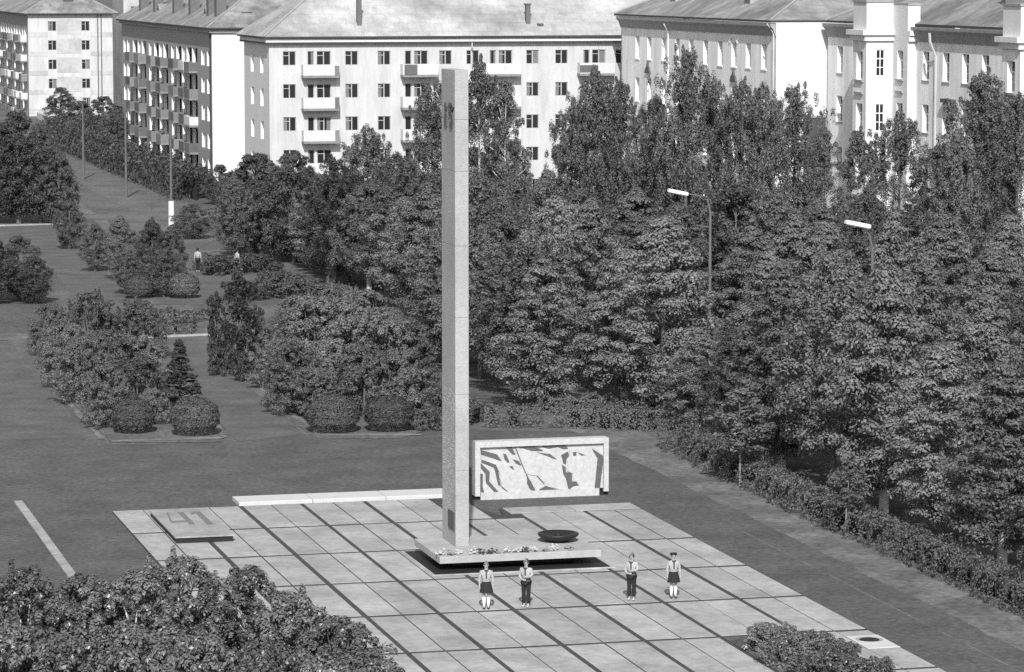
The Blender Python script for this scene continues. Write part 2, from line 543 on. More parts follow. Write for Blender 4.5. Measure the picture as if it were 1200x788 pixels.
ob = thing("obelisk", "tall slim concrete obelisk standing on the left end of the plinth", "obelisk", -0.94, -2.85, 0.6)
OW, OD, OH = 0.48, 2.0, 16.72
mb = MB(); mb.box(.012, OW - .012, .012, OD - .012, 0, OH - .02); mb.build("core", JOINT, ob)
zb = [0, 2.7, 5.4, 8.1, 10.6, 13.2, 15.0, OH]
for z0_, z1_ in zip(zb[:-1], zb[1:]):
    mb = MB(); mb.box(0, OW, 0, OD, z0_ + .006, z1_ - .006, bev=.008); mb.build("shaft_block", OBE, ob)
# scaly roughened facing on the lower left side
mb = MB()
rr = random.Random(3)
for i in range(760):
    y = rr.uniform(0.03, OD - .1); z = 1.1 + 4.4 * rr.random() ** 1.0; a = rr.uniform(.025, .06); d = rr.uniform(.006, .02)
    mb.v += [(0, y, z + a), (0, y - a, z), (0, y, z - a * .8), (0, y + a, z), (-d, y, z)]
    n = len(mb.v) - 5
    mb.f += [(n, n + 1, n + 4), (n + 1, n + 2, n + 4), (n + 2, n + 3, n + 4), (n + 3, n, n + 4)]; mb.m += [0] * 4
fo = mb.build("rough_facing", OBE, ob); fo['kind'] = 'stuff'
mb = MB(); mb.box(-.03, 0.0, 0.12, 1.05, 0.55, 1.2); mb.box(-.034, -.03, .2, .97, .62, 1.13); mb.build("plaque", RELD, ob)
# dark emblem high on the left side: two upright dark figures side by side, heads above
ez = 16.72 - 1.2
mb = MB()
for pts in ([(1.42, .0), (1.62, .05), (1.72, -.12), (1.62, -.26), (1.42, -.22), (1.36, -.1)],
            [(1.66, -.30), (1.50, -.32), (1.36, -.38), (1.38, -.80), (1.52, -.82), (1.54, -.5), (1.62, -.8), (1.75, -.78)]):
    mb.prism(pts, 'x', -.05, 0.0)
for q in range(len(mb.v)):
    x, y, z = mb.v[q]; mb.v[q] = (x, y - .3, z + ez)
mb.build("emblem_figure", RELD, ob)
mb = MB()
for pts in ([(0.72, .02), (1.02, .05), (1.12, -.1), (1.06, -.36), (.9, -.30), (.86, -.12), (.72, -.1), (.52, -.0), (.44, -.1)],
            [(.34, -.1), (.5, -.2), (.66, -.16), (.62, -.34), (.48, -.36), (.52, -.6), (.66, -.84), (.92, -.82), (.98, -.60), (.78, -.66), (.68, -.5), (.86, -.38), (.98, -.42), (1.1, -.38)][::1],):
    mb.prism(pts, 'x', -.05, 0.0)
for q in range(len(mb.v)):
    x, y, z = mb.v[q]; mb.v[q] = (x, y - .3, z + ez)
mb.build("emblem_figure", RELD, ob)

bw_ = thing("flame_bowl", "wide shallow dark bowl standing on the right end of the plinth", "bowl", 2.86, -2.6, 0.6)
mb = MB(); mb.lathe([(0.0, 0.0), (0.34, 0.0), (0.40, 0.05), (0.62, 0.14), (0.72, 0.23), (0.735, 0.27), (0.72, 0.30), (0.66, 0.31), (0.62, 0.27), (0.40, 0.20), (0.0, 0.17)], 40)
mb.build("bowl", BRONZE, bw_, smooth=True)
mb = MB(); mb.lathe([(0.0, .17), (.12, .18), (.14, .25), (.10, .30), (0.0, .31)], 16); mb.build("burner", DGRAN, bw_, smooth=True)

# flowers laid along the plinth edge
PET = [mat("petals_white", 0.5, 0.8), mat("petals_mid", 0.3, 0.8), mat("petals_dark", 0.06, 0.8)]
STEM = mat("flower_stems", 0.06, 0.8)
rr = random.Random(11)
where = ["at the plinth's left front corner", "just right of the plinth's left corner", "in front of the obelisk foot", "a step right of the obelisk foot",
         "left of the middle of the plinth edge", "behind the cap of the girl with the knee socks", "between the girl and the capped boy on the left", "above the head of the second youth from the left",
         "a little right of the plinth's middle", "right of the plinth's middle before the bowl", "below the bowl's left rim", "below the middle of the bowl", "below the bowl's right rim", "on the right front corner of the plinth"]
fx = [0.12, 0.42, 0.75, 1.25, 1.5, 1.86, 2.12, 2.5, 2.82, 3.1, 3.45, 3.8, 4.15, 4.75]
tone = [0, 1, 0, 0, 2, 2, 1, 0, 0, 2, 0, 1, 0, 1]
tname = ["white", "grey", "dark"]
for i, x in enumerate(fx):
    sz = rr.uniform(.10, .19) * (1.25 if i in (7, 8) else 1)
    b = thing("bouquet", f"small bunch of {tname[tone[i]]} flowers laid {where[i]}", "flowers", -1.95 + x, -4.7 + rr.uniform(.16, .4), 0.6, rr.uniform(-.6, .6), "bunches of flowers along the plinth edge")
    mb = MB()
    for k in range(5):
        mb.tube([(rr.uniform(-.02, .02), 0, .02), (rr.uniform(-.08, .08), .3, .035)], [.006, .006], 4)
    q = mb.build("stems", STEM, b); q['kind'] = 'stuff'
    mb = MB()
    for k in range(16):
        cx, cy, cz = rr.gauss(0, sz * .55), rr.gauss(0, sz * .5), abs(rr.gauss(0.07, .05)) + .02; r = rr.uniform(.03, .055)
        mb.lathe([(0, -r * .6), (r * .8, -r * .2), (r, r * .3), (r * .5, r * .7), (0, r * .6)], 7, (cx, cy, cz))
    q = mb.build("blooms", PET[tone[i]], b); q['kind'] = 'stuff'

# ------------------------------------------------------------------ relief wall
rw = thing("relief_wall", "free-standing concrete relief wall of heads behind the obelisk", "relief wall", 3.16, 10.85)
RWL, RWH = 5.42, 2.3
mb = MB()
mb.box(0.0, RWL, 0.08, 0.5, 0.30, RWH - .2)
mb.build("panel", RELF, rw)
mb = MB(); mb.box(-.02, RWL + .02, -.06, 0.52, RWH - .2, RWH + .02, bev=.01); mb.build("frame_rail", RELF, rw)
mb = MB(); mb.box(-.02, 0.18, -.06, 0.08, 0.17, RWH - .2); mb.box(-.02, -.001, .08, .5, .17, RWH - .2); mb.build("frame_post", RELF, rw)
mb = MB(); mb.box(RWL - .18, RWL + .02, -.06, 0.08, 0.17, RWH - .2); mb.box(RWL + .001, RWL + .02, .08, .5, .17, RWH - .2); mb.build("frame_post", RELF, rw)
mb = MB(); mb.box(0.22, RWL - .35, 0.0, 0.5, 0.0, 0.30); mb.build("foot", RELF, rw)
mb = MB(); mb.box(-.0, 0.21, 0.1, 0.5, 0.0, 0.17); mb.box(RWL - .34, RWL, 0.1, 0.5, 0.0, 0.17); mb.build("recessed_foot", DGRAN, rw)
# relief pieces: raised dark facets. picture coordinates of the 1200x667 study -> wall metres


def RP(x, y):
    u = (x - 80) / (1110 - 80) * RWL
    ytop = 92 - (x - 80) * 42 / 1030; ybot = 545 - (x - 80) * 45 / 1030
    v = RWH * (ybot - y) / (ybot - ytop)
    return (u, v)


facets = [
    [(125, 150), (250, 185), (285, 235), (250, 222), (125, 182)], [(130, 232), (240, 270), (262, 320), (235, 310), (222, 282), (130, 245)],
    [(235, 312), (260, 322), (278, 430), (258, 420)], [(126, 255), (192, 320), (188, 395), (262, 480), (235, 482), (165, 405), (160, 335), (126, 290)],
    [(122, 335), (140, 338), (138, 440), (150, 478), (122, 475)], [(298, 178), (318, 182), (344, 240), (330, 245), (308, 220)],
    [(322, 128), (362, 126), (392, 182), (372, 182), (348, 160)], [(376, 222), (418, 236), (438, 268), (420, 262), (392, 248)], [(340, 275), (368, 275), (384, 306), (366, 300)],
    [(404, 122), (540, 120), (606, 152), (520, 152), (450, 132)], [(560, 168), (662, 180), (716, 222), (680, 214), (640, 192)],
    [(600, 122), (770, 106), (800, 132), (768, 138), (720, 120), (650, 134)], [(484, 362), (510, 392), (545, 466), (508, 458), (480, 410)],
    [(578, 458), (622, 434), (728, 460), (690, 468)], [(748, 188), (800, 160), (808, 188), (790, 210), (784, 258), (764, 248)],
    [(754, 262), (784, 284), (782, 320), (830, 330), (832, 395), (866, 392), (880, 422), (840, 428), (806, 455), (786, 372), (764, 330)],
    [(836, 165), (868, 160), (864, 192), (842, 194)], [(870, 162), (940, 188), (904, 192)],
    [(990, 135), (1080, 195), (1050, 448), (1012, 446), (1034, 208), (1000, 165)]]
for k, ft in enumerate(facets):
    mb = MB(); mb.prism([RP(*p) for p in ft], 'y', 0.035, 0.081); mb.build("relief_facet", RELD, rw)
# paler raised planes of the two heads and the flying hair, shallow steps in the concrete
for ft, d in (([(130, 190), (300, 250), (470, 330), (500, 470), (330, 480), (285, 430), (268, 325), (240, 265), (130, 225)], .045),
              ([(395, 130), (560, 170), (740, 232), (790, 455), (735, 456), (622, 430), (560, 350), (480, 340), (430, 230)], .03),
              ([(812, 135), (985, 135), (1028, 210), (1008, 450), (885, 450), (885, 420), (840, 390), (836, 330), (792, 312), (800, 210), (812, 190)], .04)):
    mb = MB(); mb.prism([RP(*p) for p in ft], 'y', 0.08 - d, 0.081); mb.build("relief_plane", RELF, rw)
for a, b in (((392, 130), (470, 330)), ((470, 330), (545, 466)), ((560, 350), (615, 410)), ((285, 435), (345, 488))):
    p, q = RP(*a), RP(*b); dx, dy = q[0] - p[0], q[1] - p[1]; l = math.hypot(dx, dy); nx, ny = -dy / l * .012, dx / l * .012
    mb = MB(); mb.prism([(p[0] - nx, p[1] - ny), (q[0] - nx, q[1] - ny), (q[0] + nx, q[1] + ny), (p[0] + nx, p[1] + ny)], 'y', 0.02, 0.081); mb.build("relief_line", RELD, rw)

# ------------------------------------------------------------------ buildings
WINC = {}


def window_meshes(w, h, style):
    key = (round(w, 2), round(h, 2), style)
    if key in WINC:
        return WINC[key]
    fr = MB(); b = 0.06; d = 0.06 if style != 'deep' else 0.12
    fr.box(-w / 2, w / 2, -d, 0, 0, b); fr.box(-w / 2, w / 2, -d, 0, h - b, h)
    fr.box(-w / 2, -w / 2 + b, -d, 0, b, h - b); fr.box(w / 2 - b, w / 2, -d, 0, b, h - b)
    if style == 'tall':
        fr.box(-.03, .03, -d, 0, b, h - b); fr.box(-w / 2 + b, w / 2 - b, -d - .005, .0, h * .64, h * .64 + .07)
        if h > 1.7:
            fr.box(-w / 2 + b, w / 2 - b, -d - .005, .0, h * .32, h * .32 + .05)
    elif style == 'door':
        fr.box(-w / 2 + b, w / 2 - b, -d, 0, b, h * .36)
    else:
        fr.box(-.045, .045, -d, 0, b, h - b)
        if w > 1.25:
            fr.box(w * .25, w * .25 + .05, -d, 0, b, h - b)
        else:
            fr.box(-w / 2 + b, -.045, -d, 0, h * .68, h * .68 + .05)
    frame = fr.mesh("window", FRAMEG if style in ('std', 'door') else TRIM)
    panes = []
    for k in range(4):
        p = MB(); x0, x1 = -w / 2 + b, w / 2 - b
        cuts = {0: [(x0, x1, 0)], 1: [(x0, x0 + (x1 - x0) * .3, 1), (x0 + (x1 - x0) * .3, x1, 0)], 2: [(x0, x0 + (x1 - x0) * .55, 0), (x0 + (x1 - x0) * .55, x1, 1)],
                3: [(x0, x0 + (x1 - x0) * .22, 1), (x0 + (x1 - x0) * .22, x0 + (x1 - x0) * .72, 0), (x0 + (x1 - x0) * .72, x1, 1)]}[k]
        for a, c, mi in cuts:
            p.box(a, c, -.02, -.004, b, h - b, mi)
        panes.append(p.mesh("pane", [GLASS, CURT]))
    WINC[key] = (frame, panes)
    return WINC[key]


def wall(name, parent, m, face, c, a0, a1, z0, z1, holes, thick=0.35, jamb=None, z_cuts=()):
    """a wall with real openings. face 'f': faces the camera (across t=c, runs along s); face 'l': faces left (s=c, runs along t).
    holes (u0,u1,z0,z1)"""
    us = sorted(set([a0, a1] + [round(h[0], 4) for h in holes] + [round(h[1], 4) for h in holes]))
    zs = sorted(set([z0, z1] + [round(h[2], 4) for h in holes] + [round(h[3], 4) for h in holes]))
    holes = [tuple(round(q, 4) for q in h) for h in holes]

    def P(u, d, z):
        return (u, c + d, z) if face == 'f' else (c + d, u, z)
    mb = MB()
    for i in range(len(us) - 1):
        for j in range(len(zs) - 1):
            uc, zc = (us[i] + us[i + 1]) / 2, (zs[j] + zs[j + 1]) / 2
            if any(h[0] < uc < h[1] and h[2] < zc < h[3] for h in holes):
                continue
            mb.quad(P(us[i], 0, zs[j]), P(us[i + 1], 0, zs[j]), P(us[i + 1], 0, zs[j + 1]), P(us[i], 0, zs[j + 1]))
    for (u0, u1, h0, h1) in holes:
        for a, b in (((u0, h0), (u1, h0)), ((u1, h0), (u1, h1)), ((u1, h1), (u0, h1)), ((u0, h1), (u0, h0))):
            mb.quad(P(a[0], 0, a[1]), P(b[0], 0, b[1]), P(b[0], thick, b[1]), P(a[0], thick, a[1]), 1)
    for a, b in (((a0, z0), (a1, z0)), ((a1, z0), (a1, z1)), ((a1, z1), (a0, z1)), ((a0, z1), (a0, z0))):
        mb.quad(P(a[0], 0, a[1]), P(b[0], 0, b[1]), P(b[0], thick, b[1]), P(a[0], thick, a[1]))
    return mb.build(name, [m, jamb or m], parent)


wr = random.Random(8)


def put_window(parent, face, c, u, z, w, h, style='std', depth=0.22, k=None, name="window"):
    fr, panes = window_meshes(w, h, style)
    if face == 'f':
        loc, rot = (u, c + depth, z), 0
    else:
        loc, rot = (c + depth, u, z), -math.pi / 2
    o = link(name, fr, parent, loc, rot)
    link("pane", panes[wr.choice((0, 0, 0, 1, 1, 2, 3)) if k is None else k], o)
    return o


def hip_roof(parent, x0, x1, y0, y1, z, rise, m, over=0.55, name="roof", run=None, eave=EAVE, seams=0.0):
    """hipped roof over a box; ridge along the longer side"""
    x0, x1, y0, y1 = x0 - over, x1 + over, y0 - over, y1 + over
    mb = MB()
    if (x1 - x0) > (y1 - y0):
        d = (y1 - y0) / 2; r = run or d; ym = (y0 + y1) / 2
        A, B = (x0 + r, ym, z + rise), (x1 - r, ym, z + rise)
    else:
        d = (x1 - x0) / 2; r = run or d; xm = (x0 + x1) / 2
        A, B = (xm, y0 + r, z + rise), (xm, y1 - r, z + rise)
    e = [(x0, y0, z), (x1, y0, z), (x1, y1, z), (x0, y1, z)]
    if (x1 - x0) > (y1 - y0):
        mb.quad(e[0], e[1], B, A); mb.quad(e[2], e[3], A, B); mb.poly([e[3], e[0], A]); mb.poly([e[1], e[2], B])
    else:
        mb.poly([e[0], e[1], A]); mb.quad(e[1], e[2], B, A); mb.poly([e[2], e[3], B]); mb.quad(e[3], e[0], A, B)
    ro = mb.build(name, m, parent)
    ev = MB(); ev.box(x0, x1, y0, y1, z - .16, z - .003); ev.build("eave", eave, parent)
    hr = MB()
    for a in ((e[0], A), (e[1], B if (x1 - x0) > (y1 - y0) else A), (e[3], A if (x1 - x0) > (y1 - y0) else B), (A, B)):
        hr.tube([Vector(a[0]) + Vector((0, 0, .03)), Vector(a[1]) + Vector((0, 0, .03))], [.09, .09], 6)
    hr.build("ridge_cap", DTRIM, ro)
    if seams:
        sm = MB()
        if (x1 - x0) > (y1 - y0):
            n = int((x1 - x0 - 2 * r) / seams)
            for i in range(n + 1):
                x = x0 + r + i * seams; sm.tube([(x, y0, z + .02), (x, (y0 + y1) / 2, z + rise + .02)], [.03, .03], 4)
        else:
            n = int((y1 - y0 - 2 * r) / seams)
            for i in range(n + 1):
                y = y0 + r + i * seams; sm.tube([(x0, y, z + .02), ((x0 + x1) / 2, y, z + rise + .02)], [.03, .03], 4)
        q = sm.build("roof_seam", m, ro); q['kind'] = 'stuff'
    return ro


def chimney(parent, x, y, z0, z1, w=.8, d=.6):
    mb = MB(); mb.box(x - w / 2, x + w / 2, y - d / 2, y + d / 2, z0, z1 - .12); mb.box(x - w / 2 - .07, x + w / 2 + .07, y - d / 2 - .07, y + d / 2 + .07, z1 - .12, z1)
    return mb.build("chimney", CHIM, parent)


def dormer(parent, x, y, z, w=1.5, face='f'):
    mb = MB()
    if face == 'f':
        mb.prism([(x - w / 2, z), (x + w / 2, z), (x + w / 2, z + .6), (x, z + 1.15), (x - w / 2, z + .6)], 'y', y, y + 2.6)
        o_ = mb.build("dormer", ROOFD, parent)
        mb = MB(); mb.box(x - w / 2 + .2, x + w / 2 - .2, y - .02, y + .01, z + .12, z + .68); mb.build("louvre", GLASS, o_)
    else:
        mb.prism([(x - w / 2, z), (x + w / 2, z), (x + w / 2, z + .6), (x, z + 1.15), (x - w / 2, z + .6)], 'x', y, y + 2.6)
        o_ = mb.build("dormer", ROOFD, parent)
        mb = MB(); mb.box(y - .02, y + .01, x - w / 2 + .2, x + w / 2 - .2, z + .12, z + .68); mb.build("louvre", GLASS, o_)
    return o_


def balcony(parent, face, c, u, z, w, d=0.95, m=BALC, hpar=0.95, rail=False):
    """slab with parapet panels; u is the centre"""
    def B(mb, u0, u1, d0, d1, z0, z1):
        if face == 'f':
            mb.box(u0, u1, c - d1, c - d0, z0, z1)
        else:
            mb.box(c - d1, c - d0, u0, u1, z0, z1)
    mb = MB(); B(mb, u - w / 2, u + w / 2, 0.0, d, z - .2, z); o_ = mb.build("balcony", UNDER, parent)
    if rail:
        mb = MB()
        n = int(w / .22)
        for i in range(n + 1):
            x = u - w / 2 + .05 + i * (w - .1) / n; B(mb, x - .012, x + .012, d - .05, d - .025, z, z + hpar)
        B(mb, u - w / 2 + .01, u + w / 2 - .01, d - .055, d - .02, z + hpar, z + hpar + .04)
        mb.build("railing", POLE, o_)
        mb = MB(); B(mb, u - w / 2 + .03, u, d - .08, d - .06, z + .05, z + hpar - .1); mb.build("parapet", m, o_)
    else:
        mb = MB(); B(mb, u - w / 2, u + w / 2, d - .05, d, z + .003, z + hpar); mb.build("parapet", m, o_)
        mb = MB(); B(mb, u - w / 2, u - w / 2 + .05, 0.0, d - .053, z + .003, z + hpar); mb.build("side_panel", m, o_)
        mb = MB(); B(mb, u + w / 2 - .05, u + w / 2, 0.0, d - .053, z + .003, z + hpar); mb.build("side_panel", m, o_)
    return o_


# --- white apartment block in the middle
S0, T0 = 23.07, 163.5
bW = thing("apartment_block", "white five-storey apartment block with balconies and a pale sheet roof, behind the obelisk", "apartment block", S0, T0)
cw = [(24.8, 's'), (27.3, 'b'), (30.14, 's'), (32.94, 's'), (35.7, 'b'), (38.28, 's'), (40.67, 's'), (43.1, 'b'), (45.94, 's'), (48.51, 's'), (51.4, 'b'), (53.9, 's'), (56.4, 's'), (59, 'b'), (61.6, 's')]
zr = [13.44, 10.68, 7.92, 5.16, 2.4]
holes, wins = [], []
for s, k in cw:
    for iz, z in enumerate(zr):
        u = s - S0
        if k == 's':
            holes.append((u - .56, u + .56, z - .6, z + .6)); wins.append((u, z - .6, 1.12, 1.2, 'std'))
        else:
            holes.append((u - .95, u - .38, z - 1.35, z + .6)); wins.append((u - .665, z - 1.35, .57, 1.95, 'door'))
            holes.append((u - .17, u + 1.05, z - .6, z + .6)); wins.append((u + .44, z - .6, 1.22, 1.2, 'std'))
WL, WD, WZ = 40.5, 12.0, 14.72
wall("wall", bW, WHW, 'f', 0, 0, WL, 0, WZ, holes)
for u, z, w, h, stl in wins:
    put_window(bW, 'f', 0, u, z, w, h, stl, 0.14)
holes, wins = [], []
for t in (3.4, 8.0):
    for z in (12.9, 10.1, 7.3, 4.5, 1.9):
        holes.append((t - .7, t + .7, z - .75, z + .75)); wins.append((t, z - .75, 1.4, 1.5))
wall("side_wall", bW, GREYS, 'l', 0, 0.36, WD, 0, WZ, holes, jamb=TRIM)
for t, z, w, h in wins:
    put_window(bW, 'l', 0, t, z, w, h, 'deep', 0.25)
mb = MB(); mb.box(WL - .3, WL, 0.36, WD, 0, WZ); mb.box(0.36, WL - .3, WD - .3, WD, 0, WZ); mb.build("rear_wall", WHW, bW)
for s, k in cw:
    if k == 'b':
        for iz, z in enumerate(zr[:-1]):
            dk = (s == 35.7 and iz == 0)
            balcony(bW, 'f', 0, s - S0 + (.05 if s != 35.7 else .2), z - 1.42, 3.1, 0.95, BALC if not dk else BALC, .92)
            if iz == 0 and s == 35.7:
                mb = MB(); mb.box(s - S0 - 1.2, s - S0 - .1, -1.02, -.955, z - 1.38, z - .55); mb.build("awning_cloth", BALD, bW)
            if s == 51.4 and iz == 0:
                mb = MB(); mb.box(s - S0 - 1.5, s - S0 + .1, -1.0, -.955, z - 1.3, z - .7); mb.build("flower_box", BALD, bW)
            if s == 27.3 and iz in (0, 1, 2):
                mb = MB(); mb.box(s - S0 + 1.2, s - S0 + 1.58, -.97, -.955, z - 1.4, z - (.5 if iz else .6)); mb.build("side_cloth", BALD, bW)
mb = MB(); mb.box(-.32, WL + .3, -.32, WD + .3, 14.72, 15.08); mb.build("cornice", WHW2, bW)
mb = MB(); mb.box(-.40, WL + .4, -.40, -.325, 14.66, 14.80); mb.box(-.40, -.325, -.32, WD, 14.66, 14.80); mb.build("cornice_shade_strip", EAVE, bW)  # dark strips that paint the shadow line under the cornice
rf = hip_roof(bW, 0, WL, 0, WD, 15.28, 4.5, ROOFL, 0.52)
for s, y, a, b in ((31.0, 1.0, 15.7, 18.7), (45.8, 1.1, 15.7, 18.0), (46.8, .8, 15.6, 16.3), (60, 1, 15.7, 18.5)):
    chimney(bW, s - S0, y, a, b, .38, .5)
mb = MB(); mb.tube([(17.45, -.42, 14.7), (17.45, -.4, 14.3), (17.45, -.1, 14.0), (17.45, -.1, 0.2)], [.06] * 4, 6); mb.build("downpipe", WHW, bW)

# --- long brick block with balconies on the left
S1, T1 = 26.84, 215.2
bL = thing("apartment_block", "long five-storey brick apartment block with stacked balconies and a blank white end wall", "apartment block", S1, T1)
LL, LD, LZ = 64.0, 12.2, 14.7
zf = [12.1, 9.35, 6.6, 3.85, 1.3]
holes, wins, bals = [], [], []
tcol = [('w', 2.1), ('w', 5.6), ('B', 10.6), ('B', 14.4), ('w', 18.0), ('B', 21.2), ('w', 25.3), ('B', 30.2), ('w', 33.8), ('B', 37.0), ('w', 41.5), ('B', 46.4), ('w', 50.0), ('B', 53.4), ('w', 58.6), ('w', 61.6)]
for k, u in tcol:
    for iz, z in enumerate(zf):
        if k == 'w':
            holes.append((u - .95, u + .95, z - .75, z + .75)); wins.append((u, z - .75, 1.9, 1.5, 'deep'))
        else:
            holes.append((u - 1.55, u + 1.55, z - 1.5, z + .85)); bals.append((u, z, iz))
wall("facade", bL, BRICK, 'l', 0, 0.36, LL, 0, LZ, holes, jamb=TRIM)
for u, z, w, h, stl in wins:
    put_window(bL, 'l', 0, u, z, w, h, stl, 0.22)
rb = random.Random(4)
for u, z, iz in bals:
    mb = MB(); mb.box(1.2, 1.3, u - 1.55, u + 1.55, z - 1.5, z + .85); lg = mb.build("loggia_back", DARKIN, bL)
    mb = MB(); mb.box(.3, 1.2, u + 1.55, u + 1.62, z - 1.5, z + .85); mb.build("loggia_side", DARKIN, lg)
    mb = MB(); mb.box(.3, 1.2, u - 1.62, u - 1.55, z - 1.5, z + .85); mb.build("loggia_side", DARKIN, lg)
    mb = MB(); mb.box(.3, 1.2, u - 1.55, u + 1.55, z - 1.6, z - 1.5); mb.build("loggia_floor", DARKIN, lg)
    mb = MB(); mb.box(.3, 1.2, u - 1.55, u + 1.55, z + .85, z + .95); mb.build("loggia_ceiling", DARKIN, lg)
    balcony(bL, 'l', 0, u, z - 1.45, 3.3, 0.9, rb.choice((BALC, BALD, BALD, BALD)), rb.uniform(.85, 1.0))
mb = MB(); mb.box(0, LD, 0.0, 0.35, 0, LZ); mb.build("end_wall", WHW2, bL)
mb = MB(); mb.box(LD - .3, LD, .36, LL, 0, LZ); mb.box(.36, LD - .3, LL - .3, LL, 0, LZ); mb.build("rear_wall", BRICK, bL)
mb = MB(); mb.box(-.30, LD + .3, -.28, LL + .3, LZ, 15.0); mb.build("cornice", DTRIM, bL)
hip_roof(bL, 0, LD, 0, LL, 15.2, 4.3, ROOFD, 0.6, seams=4.4)
for u in (3.6, 8.5, 20, 31, 45, 56):
    chimney(bL, 1.5, u, 15.6, 19.0, 1.0, 1.3)
dormer(bL, 3.8, 1.6, 16.0); 
for u in (12, 32, 44):
    dormer(bL, u, 1.3, 16.0, face='l')
mb = MB(); mb.tube([(-.1, .5, 14.6), (-.1, .5, 0.1)], [.09, .09], 6); mb.build("downpipe", EAVE, bL)

# --- far block with banded brick end wall
S2, T2 = 26.29, 372.0
bF = thing("apartment_block", "distant five-storey block with grey brick panels on its white end wall", "apartment block", S2, T2)
holes, wins = [], []
for u in (3.45, 8.25):
    for z in (12.9, 10.15, 7.4, 4.65, 1.9):
        holes.append((u - .6, u + .6, z - .7, z + .7)); wins.append((u, z - .7, 1.2, 1.4))
wall("end_wall", bF, WHW, 'f', 0, 0, 12.15, 0, 14.55, holes)
for u, z, w, h in wins:
    put_window(bF, 'f', 0, u, z, w, h, 'std', .15)
for j, z in enumerate((12.9, 10.15, 7.4, 4.65, 1.9)):
    mb = MB(); mb.box(4.1, 7.6, -.03, 0.0, z - 1.15, z + 1.0); mb.build("brick_panel", BRICKP, bF)
    mb = MB(); mb.box(0.05, 2.8, -.03, 0.0, z - 1.55, z - .85); mb.build("brick_band", BRICKP, bF)
    mb = MB(); mb.box(8.95, 12.1, -.03, 0.0, z - 1.55, z - .85); mb.build("brick_band", BRICKP, bF)
for u in (10.0, 10.5):
    mb = MB(); mb.tube([(u, -.12, 14.5), (u, -.12, .1)], [.07, .07], 6); mb.build("downpipe", POLE, bF)
holes, wins, bals = [], [], []
for i in range(14):
    u = 3.4 + i * 3.6
    for iz, z in enumerate((12.1, 9.35, 6.6, 3.85, 1.3)):
        if i % 3 == 1:
            holes.append((u - .8, u + .8, z - .75, z + .75)); wins.append((u, z - .75, 1.6, 1.5))
        else:
            holes.append((u - 1.3, u + 1.3, z - 1.5, z + .85)); bals.append((u, z))
wall("facade", bF, BRICK, 'l', 0, .36, 54, 0, 14.55, holes, jamb=TRIM)
for u, z, w, h in wins:
    put_window(bF, 'l', 0, u, z, w, h, 'deep', .2)
for u, z in bals:
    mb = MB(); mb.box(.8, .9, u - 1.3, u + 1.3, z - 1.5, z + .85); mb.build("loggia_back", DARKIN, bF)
    balcony(bF, 'l', 0, u, z - 1.45, 2.9, .9, rb.choice((BALC, BALD, BALD)), .9)
mb = MB(); mb.box(11.85, 12.15, .36, 54, 0, 14.55); mb.box(.36, 11.85, 53.7, 54, 0, 14.55); mb.build("rear_wall", BRICK, bF)
hip_roof(bF, 0, 12.15, 0, 54, 14.75, 3.9, ROOFD, .7)
dormer(bF, 6.1, 2.2, 15.9, 1.9)
# a plain neighbour further off on the left of it
bG = thing("apartment_block", "pale distant block beyond the banded end wall", "apartment block", 9.0, 452.0)
holes, wins = [], []
for i in range(9):
    for z in (12.1, 9.35, 6.6, 3.85):
        u = 1.8 + i * 2.7
        holes.append((u - .65, u + .65, z - .7, z + .7)); wins.append((u, z - .7, 1.3, 1.4))
wall("wall", bG, BRICKP, 'f', 0, 0, 26, 0, 14.5, holes)
for u, z, w, h in wins:
    put_window(bG, 'f', 0, u, z, w, h, 'std', .15)
mb = MB(); mb.box(0, .3, .36, 12, 0, 14.5); mb.box(25.7, 26, .36, 12, 0, 14.5); mb.box(.3, 25.7, 11.7, 12, 0, 14.5); mb.build("rear_wall", BRICKP, bG)
hip_roof(bG, 0, 26, 0, 12, 14.7, 4, ROOFD, .6)

# --- grand plastered building on the right: far wing
SA, TA0, TA1 = 52.7, 119.2, 159.6
bA = thing("public_building", "grey plastered wing with narrow windows and a blinding white end wall", "building", SA, TA0)
tws = [154.8, 151.35, 147.3, 143.55, 139.9, 136.15, 132.5, 129.1, 125.65, 122.0]
holes, wins = [], []
for t in tws:
    for zt_, hh in ((15.35, 1.85), (11.9, 1.95), (8.3, 1.9), (4.9, 2.0)):
        u = t - TA0
        holes.append((u - .55, u + .55, zt_ - hh, zt_)); wins.append((u, zt_ - hh, 1.1, hh))
wall("facade", bA, GREYW, 'l', 0, 0.4, TA1 - TA0, 0, 16.0, holes, thick=.42, jamb=TRIM)
for u, z, w, h in wins:
    put_window(bA, 'l', 0, u, z, w, h, 'tall', .34)
for u, z, w, h in wins:
    mb = MB(); mb.box(-.06, 0, u - .65, u + .65, z - .1, z); mb.build("sill", TRIM, bA)
mb = MB(); mb.box(0, 14, 0.0, 0.4, 0, 16.9); mb.build("end_wall", WHW2, bA)
mb = MB(); mb.box(13.7, 14, .4, TA1 - TA0, 0, 16); mb.box(0, 13.7, TA1 - TA0 - .3, TA1 - TA0 - .003, 0, 15.99); mb.build("rear_wall", GREYW, bA)
mb = MB()   # cove cornice: its sloping face looks down
L_ = TA1 - TA0
mb.prism([(0.0, 16.0), (0.0, 16.95), (-.48, 16.95), (-.46, 16.72), (-.25, 16.5), (-.08, 16.0)], 'y', 0.0, L_)
mb.build("cornice", DTRIM, bA)
hip_roof(bA, 0, 14, 0.4, L_, 17.15, 3.6, ROOFD, .5, seams=4.8)
for uu, zc in ((31.5, 17.4), (12.2, 17.4)):
    dormer(bA, uu, 1.8, 18.0, 1.5, face='l')
mb = MB(); mb.tube([(-.65, .25, 16.9), (-.12, .25, 16.2), (-.12, .25, .2)], [.08] * 3, 6); mb.build("downpipe", WHW, bA)
